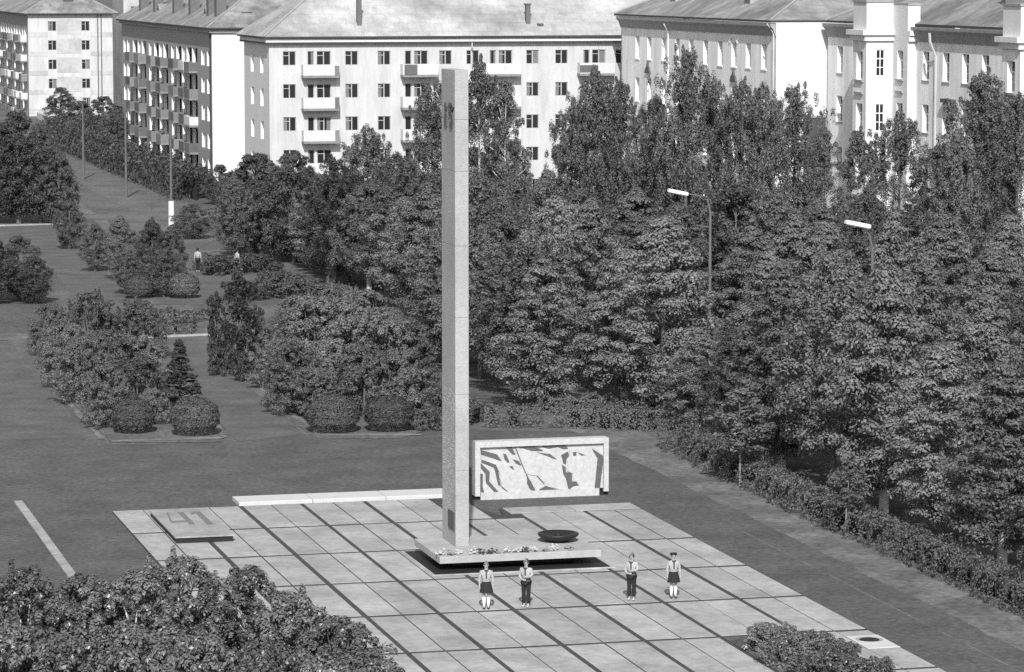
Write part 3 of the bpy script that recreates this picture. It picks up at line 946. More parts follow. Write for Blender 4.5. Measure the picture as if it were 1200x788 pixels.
mb = MB(); mb.tube([(-.5, 26.5, 16.5), (-.12, 26.5, 15.8), (-.12, 26.5, .2)], [.06] * 3, 6); mb.build("downpipe", GREYW, bA)
# bracketed emblems between the floors
for uu in (151.6 - TA0, 129.0 - TA0):
    mb = MB(); mb.prism([(uu - .75, 12.35), (uu + .75, 12.35), (uu + .45, 12.8), (uu + .25, 12.85), (uu, 13.35), (uu - .25, 12.85), (uu - .45, 12.8)], 'x', -.14, 0)
    mb.build("carved_ornament", RELD, bA)
mb = MB(); mb.prism([(9.95 + math.cos(a) * 1.05, 15.3 + math.sin(a) * .55) for a in [i * math.pi / 10 for i in range(11)]] + [(9.95 + math.cos(a) * .85, 15.3 + math.sin(a) * .4) for a in [i * math.pi / 10 for i in range(10, -1, -1)]], 'x', -.08, 0)
mb.build("window_arch", TRIM, bA)
ax = thing("annexe", "dark flat-topped annexe tucked against the foot of the blinding white end wall", "annexe", 54.9, 118.72)
mb = MB(); mb.box(0, 1.55, 0, .46, 0, 10.0); mb.build("wall", mat("near_black_plaster", 0.07, .9, .15, 1), ax)  # narrow block in one near-black tone
mb = MB(); mb.box(-.06, 1.56, -.06, .46, 10.003, 10.15); mb.build("coping", BRICK, ax)

# --- grand plastered building on the right: near wing with bays
SB, TB0, TB1 = 56.5, 58.0, 118.6
bB = thing("public_building", "grey plastered near wing with projecting white bays and parapets at the top right", "building", SB, TB0)
holes, wins = [], []


def rowset(t, w=1.15):
    for zt_, hh in ((15.3, 1.95), (11.7, 1.9), (8.0, 1.9), (4.6, 2.0)):
        u = t - TB0
        holes.append((u - w / 2, u + w / 2, zt_ - hh, zt_)); wins.append((u, zt_ - hh, w, hh))


for t in (116.0, 99.0, 95.35, 91.9, 88.5, 72.5, 69.0, 65.5, 62.0):
    rowset(t)
L_ = TB1 - TB0
wall("facade", bB, GREYW, 'l', 0, 0.4, L_, 0, 15.95, holes, thick=.42, jamb=TRIM)
for u, z, w, h in wins:
    put_window(bB, 'l', 0, u, z, w, h, 'tall', .34)
    mb = MB(); mb.box(-.06, 0, u - w / 2 - .1, u + w / 2 + .1, z - .1, z); mb.build("sill", DTRIM, bB)
mb = MB(); mb.box(0, 14, 0, .4, 0, 15.95); mb.box(13.7, 14, .4, L_, 0, 15.95); mb.box(.43, 13.7, L_ - .3, L_ - .003, 0, 15.94); mb.build("rear_wall", GREYW, bB)


def coveseg(u0, u1, c=0.0):
    mb = MB(); mb.prism([(c + 0.0, 15.95), (c + 0.0, 16.95), (c - .48, 16.95), (c - .46, 16.75), (c - .25, 16.5), (c - .08, 15.95)], 'y', u0, u1)
    mb.build("cornice", DTRIM, bB)


bays = [(103.6, 106.2, 100.8), (76.7, 79.5, 73.9)]
prev = L_
for (b0, b1, st) in bays:
    u0, u1, us = b0 - TB0, b1 - TB0, st - TB0
    ue = u1 + (u0 - us)
    coveseg(ue + .01, prev)
    prev = us - .01
    # stepped flank pieces: low projection either side, deep projection in the middle
    c1, c2 = -0.65, -2.6
    for (a, b, c) in ((us, u0, c1), (u1, ue, c1)):
        hs = []
        for zt_, hh in ((15.3, 1.95), (11.7, 1.9), (8.0, 1.9)):
            m_ = (a + b) / 2
            hs.append((m_ - .55, m_ + .55, zt_ - hh, zt_))
        wall("bay_flank", bB, WHW2 if c == c1 else GREYW, 'l', c, a, b, 0, 15.95, hs, thick=.42, jamb=TRIM)
        for h in hs:
            put_window(bB, 'l', c, (h[0] + h[1]) / 2, h[2], 1.1, h[3] - h[2], 'tall', .34)
            mb = MB(); mb.box(c - .12, c, h[0] - .15, h[1] + .15, h[2] - .95, h[2] - .82); mb.box(c - .12, c, h[0] - .15, h[1] + .15, h[2] - .12, h[2] - .003); mb.build("sill", DTRIM, bB)
        mb = MB(); mb.box(c + .42, 0, a, a + .2, 0, 15.95) if c < -.6 and False else mb.box(c + .003, 0, a - .02, a + .0, 0, 15.95)
        mb.box(c + .003, 0, b, b + .02, 0, 15.95)
        mb.build("bay_return", WHW2, bB)
    hs = []
    for zt_, hh in ((15.2, 1.95), (11.6, 1.9), (8.0, 1.9)):
        m_ = (u0 + u1) / 2
        hs.append((m_ - .6, m_ + .6, zt_ - hh, zt_))
    wall("bay_front", bB, GREYW, 'l', c2, u0 + .36, u1, 0, 15.95, hs, thick=.42, jamb=TRIM)
    for h in hs:
        put_window(bB, 'l', c2, (h[0] + h[1]) / 2, h[2], 1.2, h[3] - h[2], 'tall', .34)
        mb = MB(); mb.box(c2 - .14, c2, h[0] - .2, h[1] + .2, h[2] - 1.0, h[2] - .85); mb.box(c2 - .14, c2, h[0] - .2, h[1] + .2, h[2] - .15, h[2] - .003); mb.build("sill", DTRIM, bB)
    hf = []
    for zt_, hh in ((15.35, 1.85), (11.6, 1.9), (8.0, 1.9)):
        hf.append((c2 + .72, c2 + 1.36, zt_ - hh, zt_))
    wall("bay_side", bB, WHW2, 'f', u0, c2, c1, 0, 15.95, hf, thick=.35)
    for h in hf:
        put_window(bB, 'f', u0, (h[0] + h[1]) / 2, h[2], .64, h[3] - h[2], 'tall', .12, 0)
    mb = MB(); mb.box(c2, c1, u1, u1 + .02, 0, 15.95); mb.build("bay_return", WHW2, bB)
    mb = MB(); mb.box(c2 - .2, c1 - .003, u0 - .2, u1 + .2, 15.953, 16.35); mb.box(c1 - .25, 0.0, us - .25, ue + .25, 15.953, 16.35) if False else mb.box(c1, 0.0, us - .25, ue + .25, 15.953, 16.35)
    mb.box(c2 - .4, c1 - .003, u0 - .4, u1 + .4, 16.353, 16.7); mb.box(c1, 0.0, us - .4, ue + .4, 16.353, 16.7)
    mb.build("bay_cornice", WHW2, bB)
    mb = MB(); mb.box(c2, c1 - .003, u0, u1, 16.703, 18.6); mb.box(c1, .25, us, ue, 16.703, 18.4)
    mb.build("parapet", WHW2, bB)
    mb = MB(); mb.box(c2 - .08, c1 - .003, u0 - .08, u1 + .08, 18.603, 18.75); mb.box(c1 - .0, .3, us - .06, ue + .06, 18.403, 18.55); mb.build("coping", DTRIM, bB)
coveseg(0.0, prev)
hip_roof(bB, .4, 14, 0, L_ - .4, 17.15, 3.6, ROOFD, .55, seams=4.8)
chimney(bB, 3.0, 92 - TB0, 17.2, 19.6, .7, .7)
mb = MB(); mb.tube([(-.6, 96.9 - TB0, 16.6), (-.55, 96.9 - TB0, 16.0), (-.12, 96.9 - TB0, 15.0), (-.12, 96.9 - TB0, .2)], [.09] * 4, 6); mb.build("downpipe", WHW, bB)
for uu in (94.5 - TB0, 90.3 - TB0):
    mb = MB(); mb.box(-.35, 0, uu - 1.0, uu + 1.0, 12.0, 12.25); mb.box(-.2, 0, uu - .8, uu + .8, 11.85, 12.0); mb.build("window_hood", RELD, bB)

# --- further pale buildings behind (they close the view between the roofs)
def far_block(label, s, t, L__, D__, z, m, roofm):
    b = thing("distant_building", label, "building", s, t)
    hs, wn_ = [], []
    n = int(L__ / 3.2)
    for i in range(n):
        for zz in np.arange(2, z - 1.5, 3.0):
            u = 1.7 + i * 3.2; hs.append((u - .6, u + .6, zz, zz + 1.4)); wn_.append((u, zz))
    # only the top rows can be seen over the nearer roofs
    hs = [h for h in hs if h[2] > z - 6.5]; wn_ = [q for q in wn_ if q[1] > z - 6.5]
    wall("wall", b, m, 'f', 0, 0, L__, 0, z, hs)
    for u, zz in wn_:
        put_window(b, 'f', 0, u, float(zz), 1.2, 1.4, 'std', .15)
    mb = MB(); mb.box(0, .3, .36, D__, 0, z); mb.box(L__ - .3, L__, .36, D__, 0, z); mb.box(.3, L__ - .3, D__ - .3, D__, 0, z); mb.build("rear_wall", m, b)
    hip_roof(b, 0, L__, 0, D__, z + .2, 3.5, roofm, .6)
    return b


far_block("tall pale block showing between the pale sheet roof and the right-hand wing's roof", 82, 255, 40, 12, 21.5, WHW2, ROOFD)
far_block("far grey block behind the roof of the balconied brick block", 44, 400, 44, 12, 20, BRICKP, ROOFD)

# ------------------------------------------------------------------ vegetation
RNG = np.random.default_rng(17)


def leaf_mesh(name, C, Nrm, size, m, aspect=0.55):
    n = len(C)
    r = RNG.normal(size=(n, 3))
    Nn = Nrm / (np.linalg.norm(Nrm, axis=1, keepdims=True) + 1e-9)
    T = r - (r * Nn).sum(1, keepdims=True) * Nn
    T /= np.linalg.norm(T, axis=1, keepdims=True) + 1e-9
    B = np.cross(Nn, T)
    l = (size * RNG.uniform(.7, 1.35, n))[:, None]
    w = l * aspect
    V = np.empty((n, 4, 3))
    fold = Nn * l * .12
    V[:, 0] = C - T * l * .5; V[:, 1] = C + B * w * .5 + fold; V[:, 2] = C + T * l * .5; V[:, 3] = C - B * w * .5 + fold
    me = bpy.data.meshes.new(name)
    me.vertices.add(4 * n); me.vertices.foreach_set("co", V.reshape(-1).astype(np.float32))
    me.loops.add(4 * n); me.loops.foreach_set("vertex_index", np.arange(4 * n, dtype=np.int32))
    me.polygons.add(n); me.polygons.foreach_set("loop_start", np.arange(0, 4 * n, 4, dtype=np.int32))
    me.polygons.foreach_set("loop_total", np.full(n, 4, dtype=np.int32))
    me.materials.append(m)
    me.update(calc_edges=True)
    return me


def clump_leaves(cl, per, up=0.45, shell=0.55):
    """cl: array (k,5) x,y,z,rx,rz"""
    k = len(cl)
    C = np.repeat(cl, per, axis=0)
    d = RNG.normal(size=(len(C), 3)); d /= np.linalg.norm(d, axis=1, keepdims=True)
    low = d[:, 2] < -0.15
    flip = low & (RNG.random(len(C)) < .6)
    d[flip, 2] *= -1
    rr_ = shell + (1 - shell) * RNG.random(len(C))
    P = C[:, :3] + d * rr_[:, None] * np.stack([C[:, 3], C[:, 3], C[:, 4]], 1)
    Nm = d * 1.0 + np.array([0, 0, up]) + RNG.normal(size=d.shape) * .38
    return P, Nm


def trunk_mesh(name, h, r, cl, m, limbs=9, lean=0.15, wash=0.0, stems=1):
    mb = MB(); rr2 = random.Random(name + str(h))
    for sidx in range(stems):
        a = rr2.uniform(0, 6.28); bx_, by_ = (math.cos(a) * .25 * (stems > 1), math.sin(a) * .25 * (stems > 1))
        top = (bx_ * 3 + rr2.uniform(-lean, lean), by_ * 3 + rr2.uniform(-lean, lean), h * .82)
        pts = [(bx_, by_, -.1), (bx_ * 1.2, by_ * 1.2, h * .15), (bx_ * 1.7 + rr2.uniform(-.05, .05), by_ * 1.7, h * .4), top]
        mb.tube(pts, [r * 1.25, r, r * .75, r * .2], 8)
    if len(cl):
        idx = np.linspace(0, len(cl) - 1, min(limbs, len(cl))).astype(int)
        for i in idx:
            c = cl[i]; z0 = max(h * .15, min(h * .75, c[2] - .35 * math.hypot(c[0], c[1]) - .4))
            f = z0 / (h * .82)
            mb.tube([(0, 0, z0), (c[0] * .5, c[1] * .5, (z0 + c[2]) / 2 + .05), (c[0] * .92, c[1] * .92, c[2])], [r * .45 * (1 - f * .5), r * .26, r * .08], 5)
    return mb.mesh(name, m)


def env_linden(u):
    return (np.sin(np.pi * np.clip(u * .86 + .12, 0, 1))) ** .75


def env_tree(u):
    return np.clip((u + .02) ** .45 * (1 - u) ** .85 / .60, 0, 1.0)


def env_poplar(u):
    return np.clip((1 - u) ** .75 * (u * 5 + .35), 0, 1) * .98 + .03


def env_dome(u):
    return np.sqrt(np.clip(1 - (u * .95) ** 2, 0, 1))


def env_cone(u):
    return np.clip(1 - u, 0.02, 1) ** .9


KINDS = {}


def make_kind(key, n_var, h, w, base, env, ncl, per, rx, rz, size, m, bark, tr=.13, up=.45, stems=1, shell=.5, inner=.25, limbs=10, wash=0, spikes=0, sr=.36):
    out = []
    for v in range(n_var):
        u = RNG.random(ncl)
        a = RNG.random(ncl) * 2 * math.pi
        # uneven outline: each direction swells or sinks
        ph = RNG.random(4) * 6.28
        sw = 1 + .16 * np.sin(2 * a + ph[0] + u * 3) + .12 * np.sin(3 * a + ph[1] - u * 5) + .10 * np.sin(7 * a + ph[2] + u * 11)
        rad = env(u) * (w / 2 - rx * .6) * sw * (inner + (1 - inner) * np.sqrt(RNG.random(ncl)))
        z = base + u * (h - base - rz * .6)
        s_ = RNG.uniform(.65, 1.35, ncl) * (1 - .35 * u)
        cl = np.stack([rad * np.cos(a), rad * np.sin(a), z, rx * s_, rz * s_], 1)
        if spikes:
            k = spikes; a2 = RNG.random(k) * 6.28; r2 = RNG.random(k) * w * .28; tops = []
            for i in range(k):
                ht = h * RNG.uniform(.86, 1.04) - r2[i] * (1.4 if h > 8 else .7)
                jx, jy = RNG.normal(size=2) * .05
                for q in range(5):
                    f = q / 4
                    tops.append([r2[i] * math.cos(a2[i]) * (1 + .1 * f) + jx * q, r2[i] * math.sin(a2[i]) * (1 + .1 * f) + jy * q, ht - .17 * h * (1 - f), sr * (1 - f * .75) + .05, .34])
            cl = np.concatenate([cl, np.array(tops)])
        P, Nm = clump_leaves(cl, per, up, shell)
        ok = P[:, 2] > .08
        crown = leaf_mesh(key + "_crown", P[ok], Nm[ok], np.full(ok.sum(), size), m)
        trunk = trunk_mesh(key + "_trunk", h, tr, cl[:ncl], bark, limbs, stems=stems)
        out.append((crown, trunk))
    KINDS[key] = dict(v=out, h=h, w=w, i=0, tr=tr)


make_kind('linden', 6, 8.0, 6.2, .8, env_tree, 180, 190, .66, .30, .135, LEAF, BARK, .14, up=.7)
make_kind('broad', 5, 9.0, 6.4, 1.2, env_tree, 190, 150, .55, .5, .135, LEAFB, BARK, .16, up=.4, spikes=9)
make_kind('poplar', 4, 14.0, 5.0, 1.5, env_poplar, 300, 95, .34, .85, .14, LEAFB, BARK, .16, up=.3, spikes=16)
make_kind('birch', 3, 13.0, 5.2, 2.5, env_linden, 150, 130, .55, .55, .14, LEAFB, BIRCHB, .13, up=.3, limbs=26, spikes=8)
make_kind('ash', 4, 8.5, 6.0, 1.4, env_linden, 210, 140, .46, .46, .13, LEAFA, BARK, .13, up=.5, spikes=12, sr=.25)
make_kind('dark', 3, 7.5, 6.0, .6, env_linden, 190, 130, .58, .45, .15, LEAFD, BARK, .16, up=.4)
make_kind('lilac', 4, 3.6, 4.2, .35, env_dome, 130, 140, .36, .30, .11, LEAFL, BARK, .06, up=.5, stems=4, spikes=10, sr=.14)
make_kind('lowbush', 2, 1.5, 3.2, .1, env_dome, 70, 70, .32, .25, .13, LEAFD, BARK, .04, up=.5, stems=3)
make_kind('spruce', 2, 4.6, 2.3, .1, env_cone, 170, 60, .24, .13, .12, NEED, BARK, .08, up=.15)
make_kind('cypress', 2, 4.6, 1.5, .1, env_poplar, 110, 70, .24, .34, .12, NEED, BARK, .08, up=.2)
make_kind('near', 3, 7.0, 4.8, 1.0, env_linden, 320, 125, .27, .26, .088, LEAFN, BIRCHB, .09, up=.45, limbs=16, spikes=9, sr=.15)
make_kind('nearlow', 2, 5.6, 4.6, .5, env_linden, 280, 125, .28, .26, .088, LEAFN, BARK, .09, up=.45, limbs=16, spikes=7, sr=.15)
make_kind('young', 2, 3.4, 1.6, 1.3, env_linden, 70, 70, .22, .18, .09, LEAF, YOUNGB, .035, up=.4)


def round_bush_mesh(rx, rz, m):
    n = 10000
    d = RNG.normal(size=(n, 3)); d /= np.linalg.norm(d, axis=1, keepdims=True)
    d[:, 2] = np.where(d[:, 2] < -.55, -d[:, 2], d[:, 2])
    k = 1 + .05 * np.sin(d[:, 0] * 9) * np.sin(d[:, 1] * 8 + 1) + .03 * np.sin(d[:, 2] * 17)
    rr3 = k * (0.90 + .1 * RNG.random(n))
    P = d * rr3[:, None] * np.array([rx, rx, rz]); P[:, 2] += rz * .86
    return leaf_mesh("round_bush_foliage", P, d + RNG.normal(size=d.shape) * .45 + np.array([0, 0, .15]), np.full(n, .085), m)


ORD = ["first", "second", "third", "fourth", "fifth", "sixth", "seventh", "eighth", "ninth", "tenth", "eleventh", "twelfth", "thirteenth", "fourteenth", "fifteenth", "sixteenth", "seventeenth", "eighteenth", "nineteenth", "twentieth"]
vr = random.Random(2)
WASHM = {}


def plant(kind, s, t, label, cat="tree", h=None, w=None, group=None, wash=False, name=None):
    K = KINDS[kind]
    cr, tk = K['v'][K['i'] % len(K['v'])]; K['i'] += 1
    hs = (h or K['h']) / K['h']; ws = (w or K['w']) / K['w']
    nm = name or {'linden': 'linden_tree', 'broad': 'leafy_tree', 'poplar': 'poplar_tree', 'birch': 'birch_tree', 'dark': 'leafy_tree', 'lilac': 'lilac_bush', 'lowbush': 'low_bush', 'spruce': 'spruce_tree',
                  'cypress': 'columnar_conifer', 'ash': 'leafy_tree', 'near': 'leafy_tree', 'nearlow': 'leafy_tree', 'young': 'young_tree'}[kind]
    o_ = thing(nm, label, cat, s, t, 0, vr.uniform(0, 6.28), group)
    c = link("crown", cr, o_); c.scale = (ws, ws, hs)
    q = link("trunk" if cat == "tree" else "stems", tk, o_); q.scale = (ws ** .5, ws ** .5, hs)
    if wash:
        key = round(K['tr'], 3)
        if key not in WASHM:
            mb = MB(); mb.tube([(0, 0, 0), (0, 0, .2), (0, 0, 1.25)], [K['tr'] * 1.45, K['tr'] * 1.33, K['tr'] * 1.18], 9); WASHM[key] = mb.mesh("whitewash_band", WASH)
        link("whitewash_band", WASHM[key], q)
    return o_


def plantp(kind, px, base, top, wpx, label, cat="tree", group=None, wash=False):
    """a plant whose foot is at a surveyed ground point; height and width converted to metres by its distance"""
    s, t = PX(px, base); d = dist(s, t) / F * 1.0
    return plant(kind, s, t, label, cat, h=(base - top) * d, w=wpx * d, group=group, wash=wash)


# grove behind the clipped hedges: rows parallel to the long hedge
grove = []
ss = [17.5, 23.2, 29.0, 34.8, 40.6]
for ri, s in enumerate(ss):
    t = -26.0
    k = 0
    while t < 152:
        jt = t + vr.uniform(-.7, .7); js = s + vr.uniform(-.5, .5) * (0 if ri == 0 else 1)
        x = view_x(js, jt)
        if -40 < x < 1275 and x > 270 and not (606 < x < 672 and jt > 98) and not (jt > 15 and s > 20 and vr.random() < .07):
            grove.append((ri, js, jt))
        t += 5.9 if ri == 0 else 6.7
    # the rows end before the far buildings
for s in (4.6, 9.0, 13.2):
    t = 37.5 + (s < 12) * 1.5
    while t < 150:
        jt = t + vr.uniform(-.7, .7); js = s + vr.uniform(-.6, .6)
        x = view_x(js, jt)
        if x > 275 and x > 268 + (jt < 72) * 190 and not (js < 12 and jt < 66) and not (js < 7 and x < 500):
            if jt < 60 or view_x(js, jt) > 300:
                grove.append((-1 if s > 12 else -2 if s > 6 else -3, js, jt))
        t += 6.2
cnt = {}
rowname = {0: "of the row right behind the long hedge", 1: "of the second row behind the long hedge", 2: "of the third row behind the long hedge", 3: "of the fourth row behind the long hedge",
           4: "of the fifth row, near the plastered wings", 5: "of the deepest row, under the plastered wings", -1: "of the line beginning behind the relief wall's hedge", -2: "of the line just behind the obelisk", -3: "at the grove's open left flank"}
def foot_y(s, t):
    return 20.7 * F / dist(s, t) - 33


grove = [q for q in grove if not (view_x(q[1], q[2]) < 515 and foot_y(q[1], q[2]) > 300 + (view_x(q[1], q[2]) - 290) * .42)]
grove.sort(key=lambda q: (q[0], q[2]))
for ri, s, t in grove:
    cnt[ri] = cnt.get(ri, 0) + 1
    n = cnt[ri]
    tens = ORD[n - 1] if n <= 20 else "twenty-" + ORD[n - 21]
    far = t > 60
    q_ = vr.random()
    kd = ('broad' if q_ < .45 else 'ash' if q_ < .7 else 'dark' if q_ < .8 else 'linden') if far else ('linden' if q_ < .66 else 'ash' if q_ < .9 else 'broad')
    h = 7.6 + vr.uniform(-1.6, 2.0)
    if far:
        h = vr.uniform(6.6, 9.6)
    if ri >= 4:
        h = min(h, 8.4)
    vx = view_x(s, t)
    if t > 80:
        cap = 185 if vx < 330 else 200 if vx < 520 else 180 if vx < 600 else 212 if vx < 680 else 172
        h = min(h, max(3.5, 20.7 - (cap + vr.uniform(-6, 16) + 33) * dist(s, t) / F))
    if abs(vx - 828) < 46 and dist(s, t) < 160:
        h = min(h, 20.7 - 415 * dist(s, t) / F)
    if abs(vx - 1018) < 45 and 0 < t < 12:
        h = 9.6
    plant(kd, s, t, f"{dict(linden='linden', ash='pale leafy', dark='dark', broad='leafy')[kd]} tree, {tens} from the front {rowname[ri]}", h=h, w=min(vr.uniform(5.4, 7.0), h * .85), group="trees of the grove behind the clipped hedges", wash=(ri in (0, -1) and n % 2 == 0))

# taller poplars and birches that stand up against the buildings
tall = [("birch", 562, 330, 68, 70, "tall birch right beside the obelisk's upper half, before the white block"),
        ("birch", 592, 335, 92, 62, "tall birch a little right of the obelisk, its crown over the block's balconies"),
        ("poplar", 508, 330, 92, 60, "tall birch-like poplar close on the left of the obelisk's upper half"),
        ("poplar", 432, 330, 146, 62, "poplar with one thin leader rising before the white block's lower windows"),
        ("poplar", 392, 335, 182, 70, "poplar standing left of the one with the thin leader"),
        ("poplar", 465, 340, 178, 66, "poplar between the thin-leader poplar and the obelisk"),
        ("poplar", 672, 345, 118, 62, "poplar left of the twin poplars before the last balconies of the white block"),
        ("poplar", 697, 350, 78, 62, "pointed poplar before the last balconies of the white block"),
        ("poplar", 727, 350, 92, 62, "pointed poplar at the corner where the plastered far wing begins"),
        ("poplar", 768, 360, 110, 60, "poplar before the far wing, left of the tallest one"),
        ("poplar", 803, 365, 52, 66, "tallest dark poplar rising before the middle of the plastered far wing"),
        ("poplar", 835, 360, 92, 62, "pale poplar right of the tallest one before the far wing"),
        ("poplar", 866, 360, 92, 58, "poplar below the right-hand carved ornament of the far wing"),
        ("poplar", 893, 365, 96, 60, "poplar before the last windows of the far wing"),
        ("poplar", 930, 360, 96, 66, "poplar before the blinding white end wall"),
        ("birch", 962, 350, 150, 62, "thin birch at the dark annexe between the wings"),
        ("birch", 1005, 345, 150, 66, "birch before the foot of the first white bay"),
        ("poplar", 1052, 345, 128, 66, "poplar with sideways spraying top right of the first white bay"),
        ("birch", 1095, 350, 168, 70, "loose birch before the downpipe of the near wing"),
        ("poplar", 1148, 360, 82, 84, "high broad poplar before the near wing's last windows"),
        ("poplar", 1190, 362, 108, 74, "high poplar cut by the picture's right border, before the second white bay"),
        ("broad", 1120, 365, 150, 90, "rounded tree left of the high broad poplar before the near wing"),
        ("dark", 300, 300, 178, 86, "dark round tree at the left end of the grove before the block's side wall"),
        ("dark", 345, 308, 176, 84, "dark round tree next in from the grove's left end"),
        ("broad", 275, 305, 205, 66, "lower tree at the very left tip of the grove"),
        ("broad", 640, 345, 205, 66, "leafy tree below the bright gap right of the obelisk")]
for kd, x, b, tp, w, lb in tall:
    plantp(kd, x, b, tp, w * 1.15, lb, group="tall trees before the buildings")

# middle left: lilac beds
llab = ["at the head of the left bed by the cross path", "second along the left edge of the left bed", "third along the left edge of the left bed", "behind the left clipped ball of the left bed", "at the near left corner of the left bed",
        "in the middle of the left bed", "right of the left bed's middle beside the spruce", "on the far right of the left bed", "in the far middle of the left bed", "on the far left of the left bed", "between the two clipped balls and the spruce"]
for (x, b, tp, w), lb in zip([(70, 432, 372, 70), (78, 452, 372, 80), (100, 472, 385, 85), (165, 482, 412, 80), (125, 500, 420, 80), (125, 460, 380, 90), (160, 455, 385, 80), (160, 420, 345, 80), (110, 425, 335, 85), (58, 415, 350, 70), (180, 497, 448, 46)], llab):
    plantp('lilac', x, b, tp + 6, w * .98, f"pale leafy lilac bush {lb}", "bush", "lilac bushes of the left bed")
rl = [(322, 454, 396, 65), (345, 482, 400, 90), (385, 478, 395, 90), (425, 488, 400, 90), (465, 485, 414, 80), (500, 478, 432, 50), (336, 430, 368, 75), (370, 440, 345, 95), (412, 445, 345, 95), (452, 442, 364, 85), (486, 440, 394, 60),
      (350, 405, 345, 75), (385, 405, 330, 85), (425, 410, 338, 85), (316, 420, 384, 45), (470, 418, 376, 50), (365, 488, 430, 70)]
rlab = ["at the left border of the right bed below the conifers", "behind the left clipped ball of the right bed", "second in the near row of the right bed", "behind the gap of the right bed's clipped balls", "behind the right clipped ball of the right bed", "at the right bed's end beside the obelisk",
        "left in the second row of the right bed", "second from left in the second row of the right bed", "in the middle of the second row of the right bed", "fourth in the second row of the right bed", "right end of the second row, close to the obelisk",
        "left in the far row of the right bed", "middle of the far row of the right bed", "right of the middle in the far row of the right bed", "low beside the columnar conifers", "far right of the right bed before the dark gap", "low in front at the right bed's corner"]
for (x, b, tp, w), lb in zip(rl, rlab):
    plantp('lilac', x, b, tp, w * 1.1, f"dense lilac bush {lb}", "bush", "lilac bushes of the right bed")

# clipped balls
for (x, b, rx, tp, lb) in [(159, 513, 26, 469, "left ball-shaped clipped bush at the near end of the left bed"), (232, 516, 30, 467, "right ball-shaped clipped bush at the near end of the left bed, by the path"),
                           (395, 513, 33, 465, "left ball-shaped clipped bush at the near end of the right bed"), (461, 511, 30, 466, "right ball-shaped clipped bush of the right bed, nearest the obelisk"),
                           (165, 354, 18, 325, "small clipped ball left of the two by the far lawn"), (218, 354, 19, 322, "small clipped ball right of the two by the far lawn")]:
    s, t = PX(x, b - 3); d = dist(s, t) / F
    o_ = thing("round_bush", lb, "bush", s, t + rx * d * .8, 0, 0, "ball-shaped clipped bushes")
    f_ = link("foliage", round_bush_mesh(rx * d, (b - tp) / 2 * d * 1.02, LEAFC), o_)
    mb = MB(); mb.tube([(0, 0, 0), (0.05, 0, .4), (.1, .1, .9)], [.07, .05, .03], 6); mb.tube([(0, 0, 0), (-.2, .1, .8)], [.05, .02], 6); mb.build("stems", BARK, o_)

# conifers
plantp('spruce', 211, 478, 396, 62, "small dark cone-shaped spruce behind the right ball of the left bed")
plantp('cypress', 254, 430, 340, 22, "thin dark columnar conifer at the left of the pair by the right bed")
plantp('cypress', 279, 432, 318, 36, "broader dark columnar conifer of the pair by the right bed")
plantp('cypress', 300, 425, 356, 20, "short dark conifer just right of the pair by the right bed")
plantp('lowbush', 262, 440, 405, 46, "low dark bush at the foot of the columnar conifers", "bush")
plantp('lowbush', 290, 446, 412, 44, "low dark bush right of the columnar conifers' foot", "bush")
plantp('lowbush', 500, 503, 475, 50, "low bush half behind the obelisk shaft", "bush")

# left background
for x, b, tp, w, kd, lb in [(22, 262, 128, 80, 'dark', "tall dark tree at the picture's left border above the cross path"), (48, 262, 152, 70, 'dark', "dark tree second from the left border above the cross path"),
                            (70, 263, 180, 50, 'dark', "lower dark tree third from the left border above the cross path"), (-5, 262, 140, 80, 'dark', "dark tree cut by the left border above the cross path"),
                            (82, 292, 236, 40, 'dark', "small dark round tree standing alone beside the path bend"),
                            (22, 352, 275, 60, 'dark', "dark bushy tree at the left border below the cross path"), (42, 356, 300, 44, 'dark', "low dark tree right of the bushy one at the left border"), (-6, 356, 280, 60, 'dark', "dark tree cut by the left border below the cross path"),
                            (112, 318, 262, 48, 'broad', "small tree first from left in the far shrub bed"), (142, 328, 252, 60, 'broad', "small tree second from left in the far shrub bed"), (150, 345, 290, 50, 'broad', "small tree behind the left small clipped ball"),
                            (178, 330, 256, 60, 'broad', "small tree in the middle of the far shrub bed"), (202, 330, 262, 46, 'broad', "small tree at the right end of the far shrub bed"), (192, 348, 290, 50, 'dark', "dark small tree between the small clipped balls"),
                            (226, 280, 238, 46, 'dark', "dark ball-shaped tree near the white-footed lamp post"),
                            (72, 150, 102, 40, 'dark', "dark tree before the left part of the banded end wall"), (95, 165, 118, 44, 'dark', "dark tree second from left at the foot of the banded end wall"), (122, 175, 112, 50, 'dark', "dark round tree between the banded end wall and the brick block"),
                            (138, 180, 128, 36, 'dark', "dark tree touching the brick block's far corner"), (50, 135, 100, 26, 'dark', "small dark tree at the far block's left corner"),
                            (258, 240, 192, 40, 'dark', "dark bushy tree at the foot of the blank white end wall"), (240, 232, 196, 26, 'dark', "small spiky tree at the brick block's near corner"), (275, 262, 215, 50, 'broad', "leafy tree right of the blank end wall's foot")]:
    plantp(kd, x, b, tp, w * 1.15, lb, group=None)
for x, b, tp, w, lb in [(255, 322, 300, 44, "low dark bush behind the walkers on the far lawn"), (322, 340, 316, 50, "low bush left of the grove's open edge"), (330, 348, 318, 60, "low bush second from left at the grove's open edge"),
                        (300, 318, 296, 50, "dark low bush under the grove's left tip"), (360, 352, 325, 60, "low bush under the grove's left flank"), (285, 352, 330, 44, "low bush behind the columnar conifers")]:
    plantp('lowbush', x, b, tp, w * 1.2, lb, "bush")


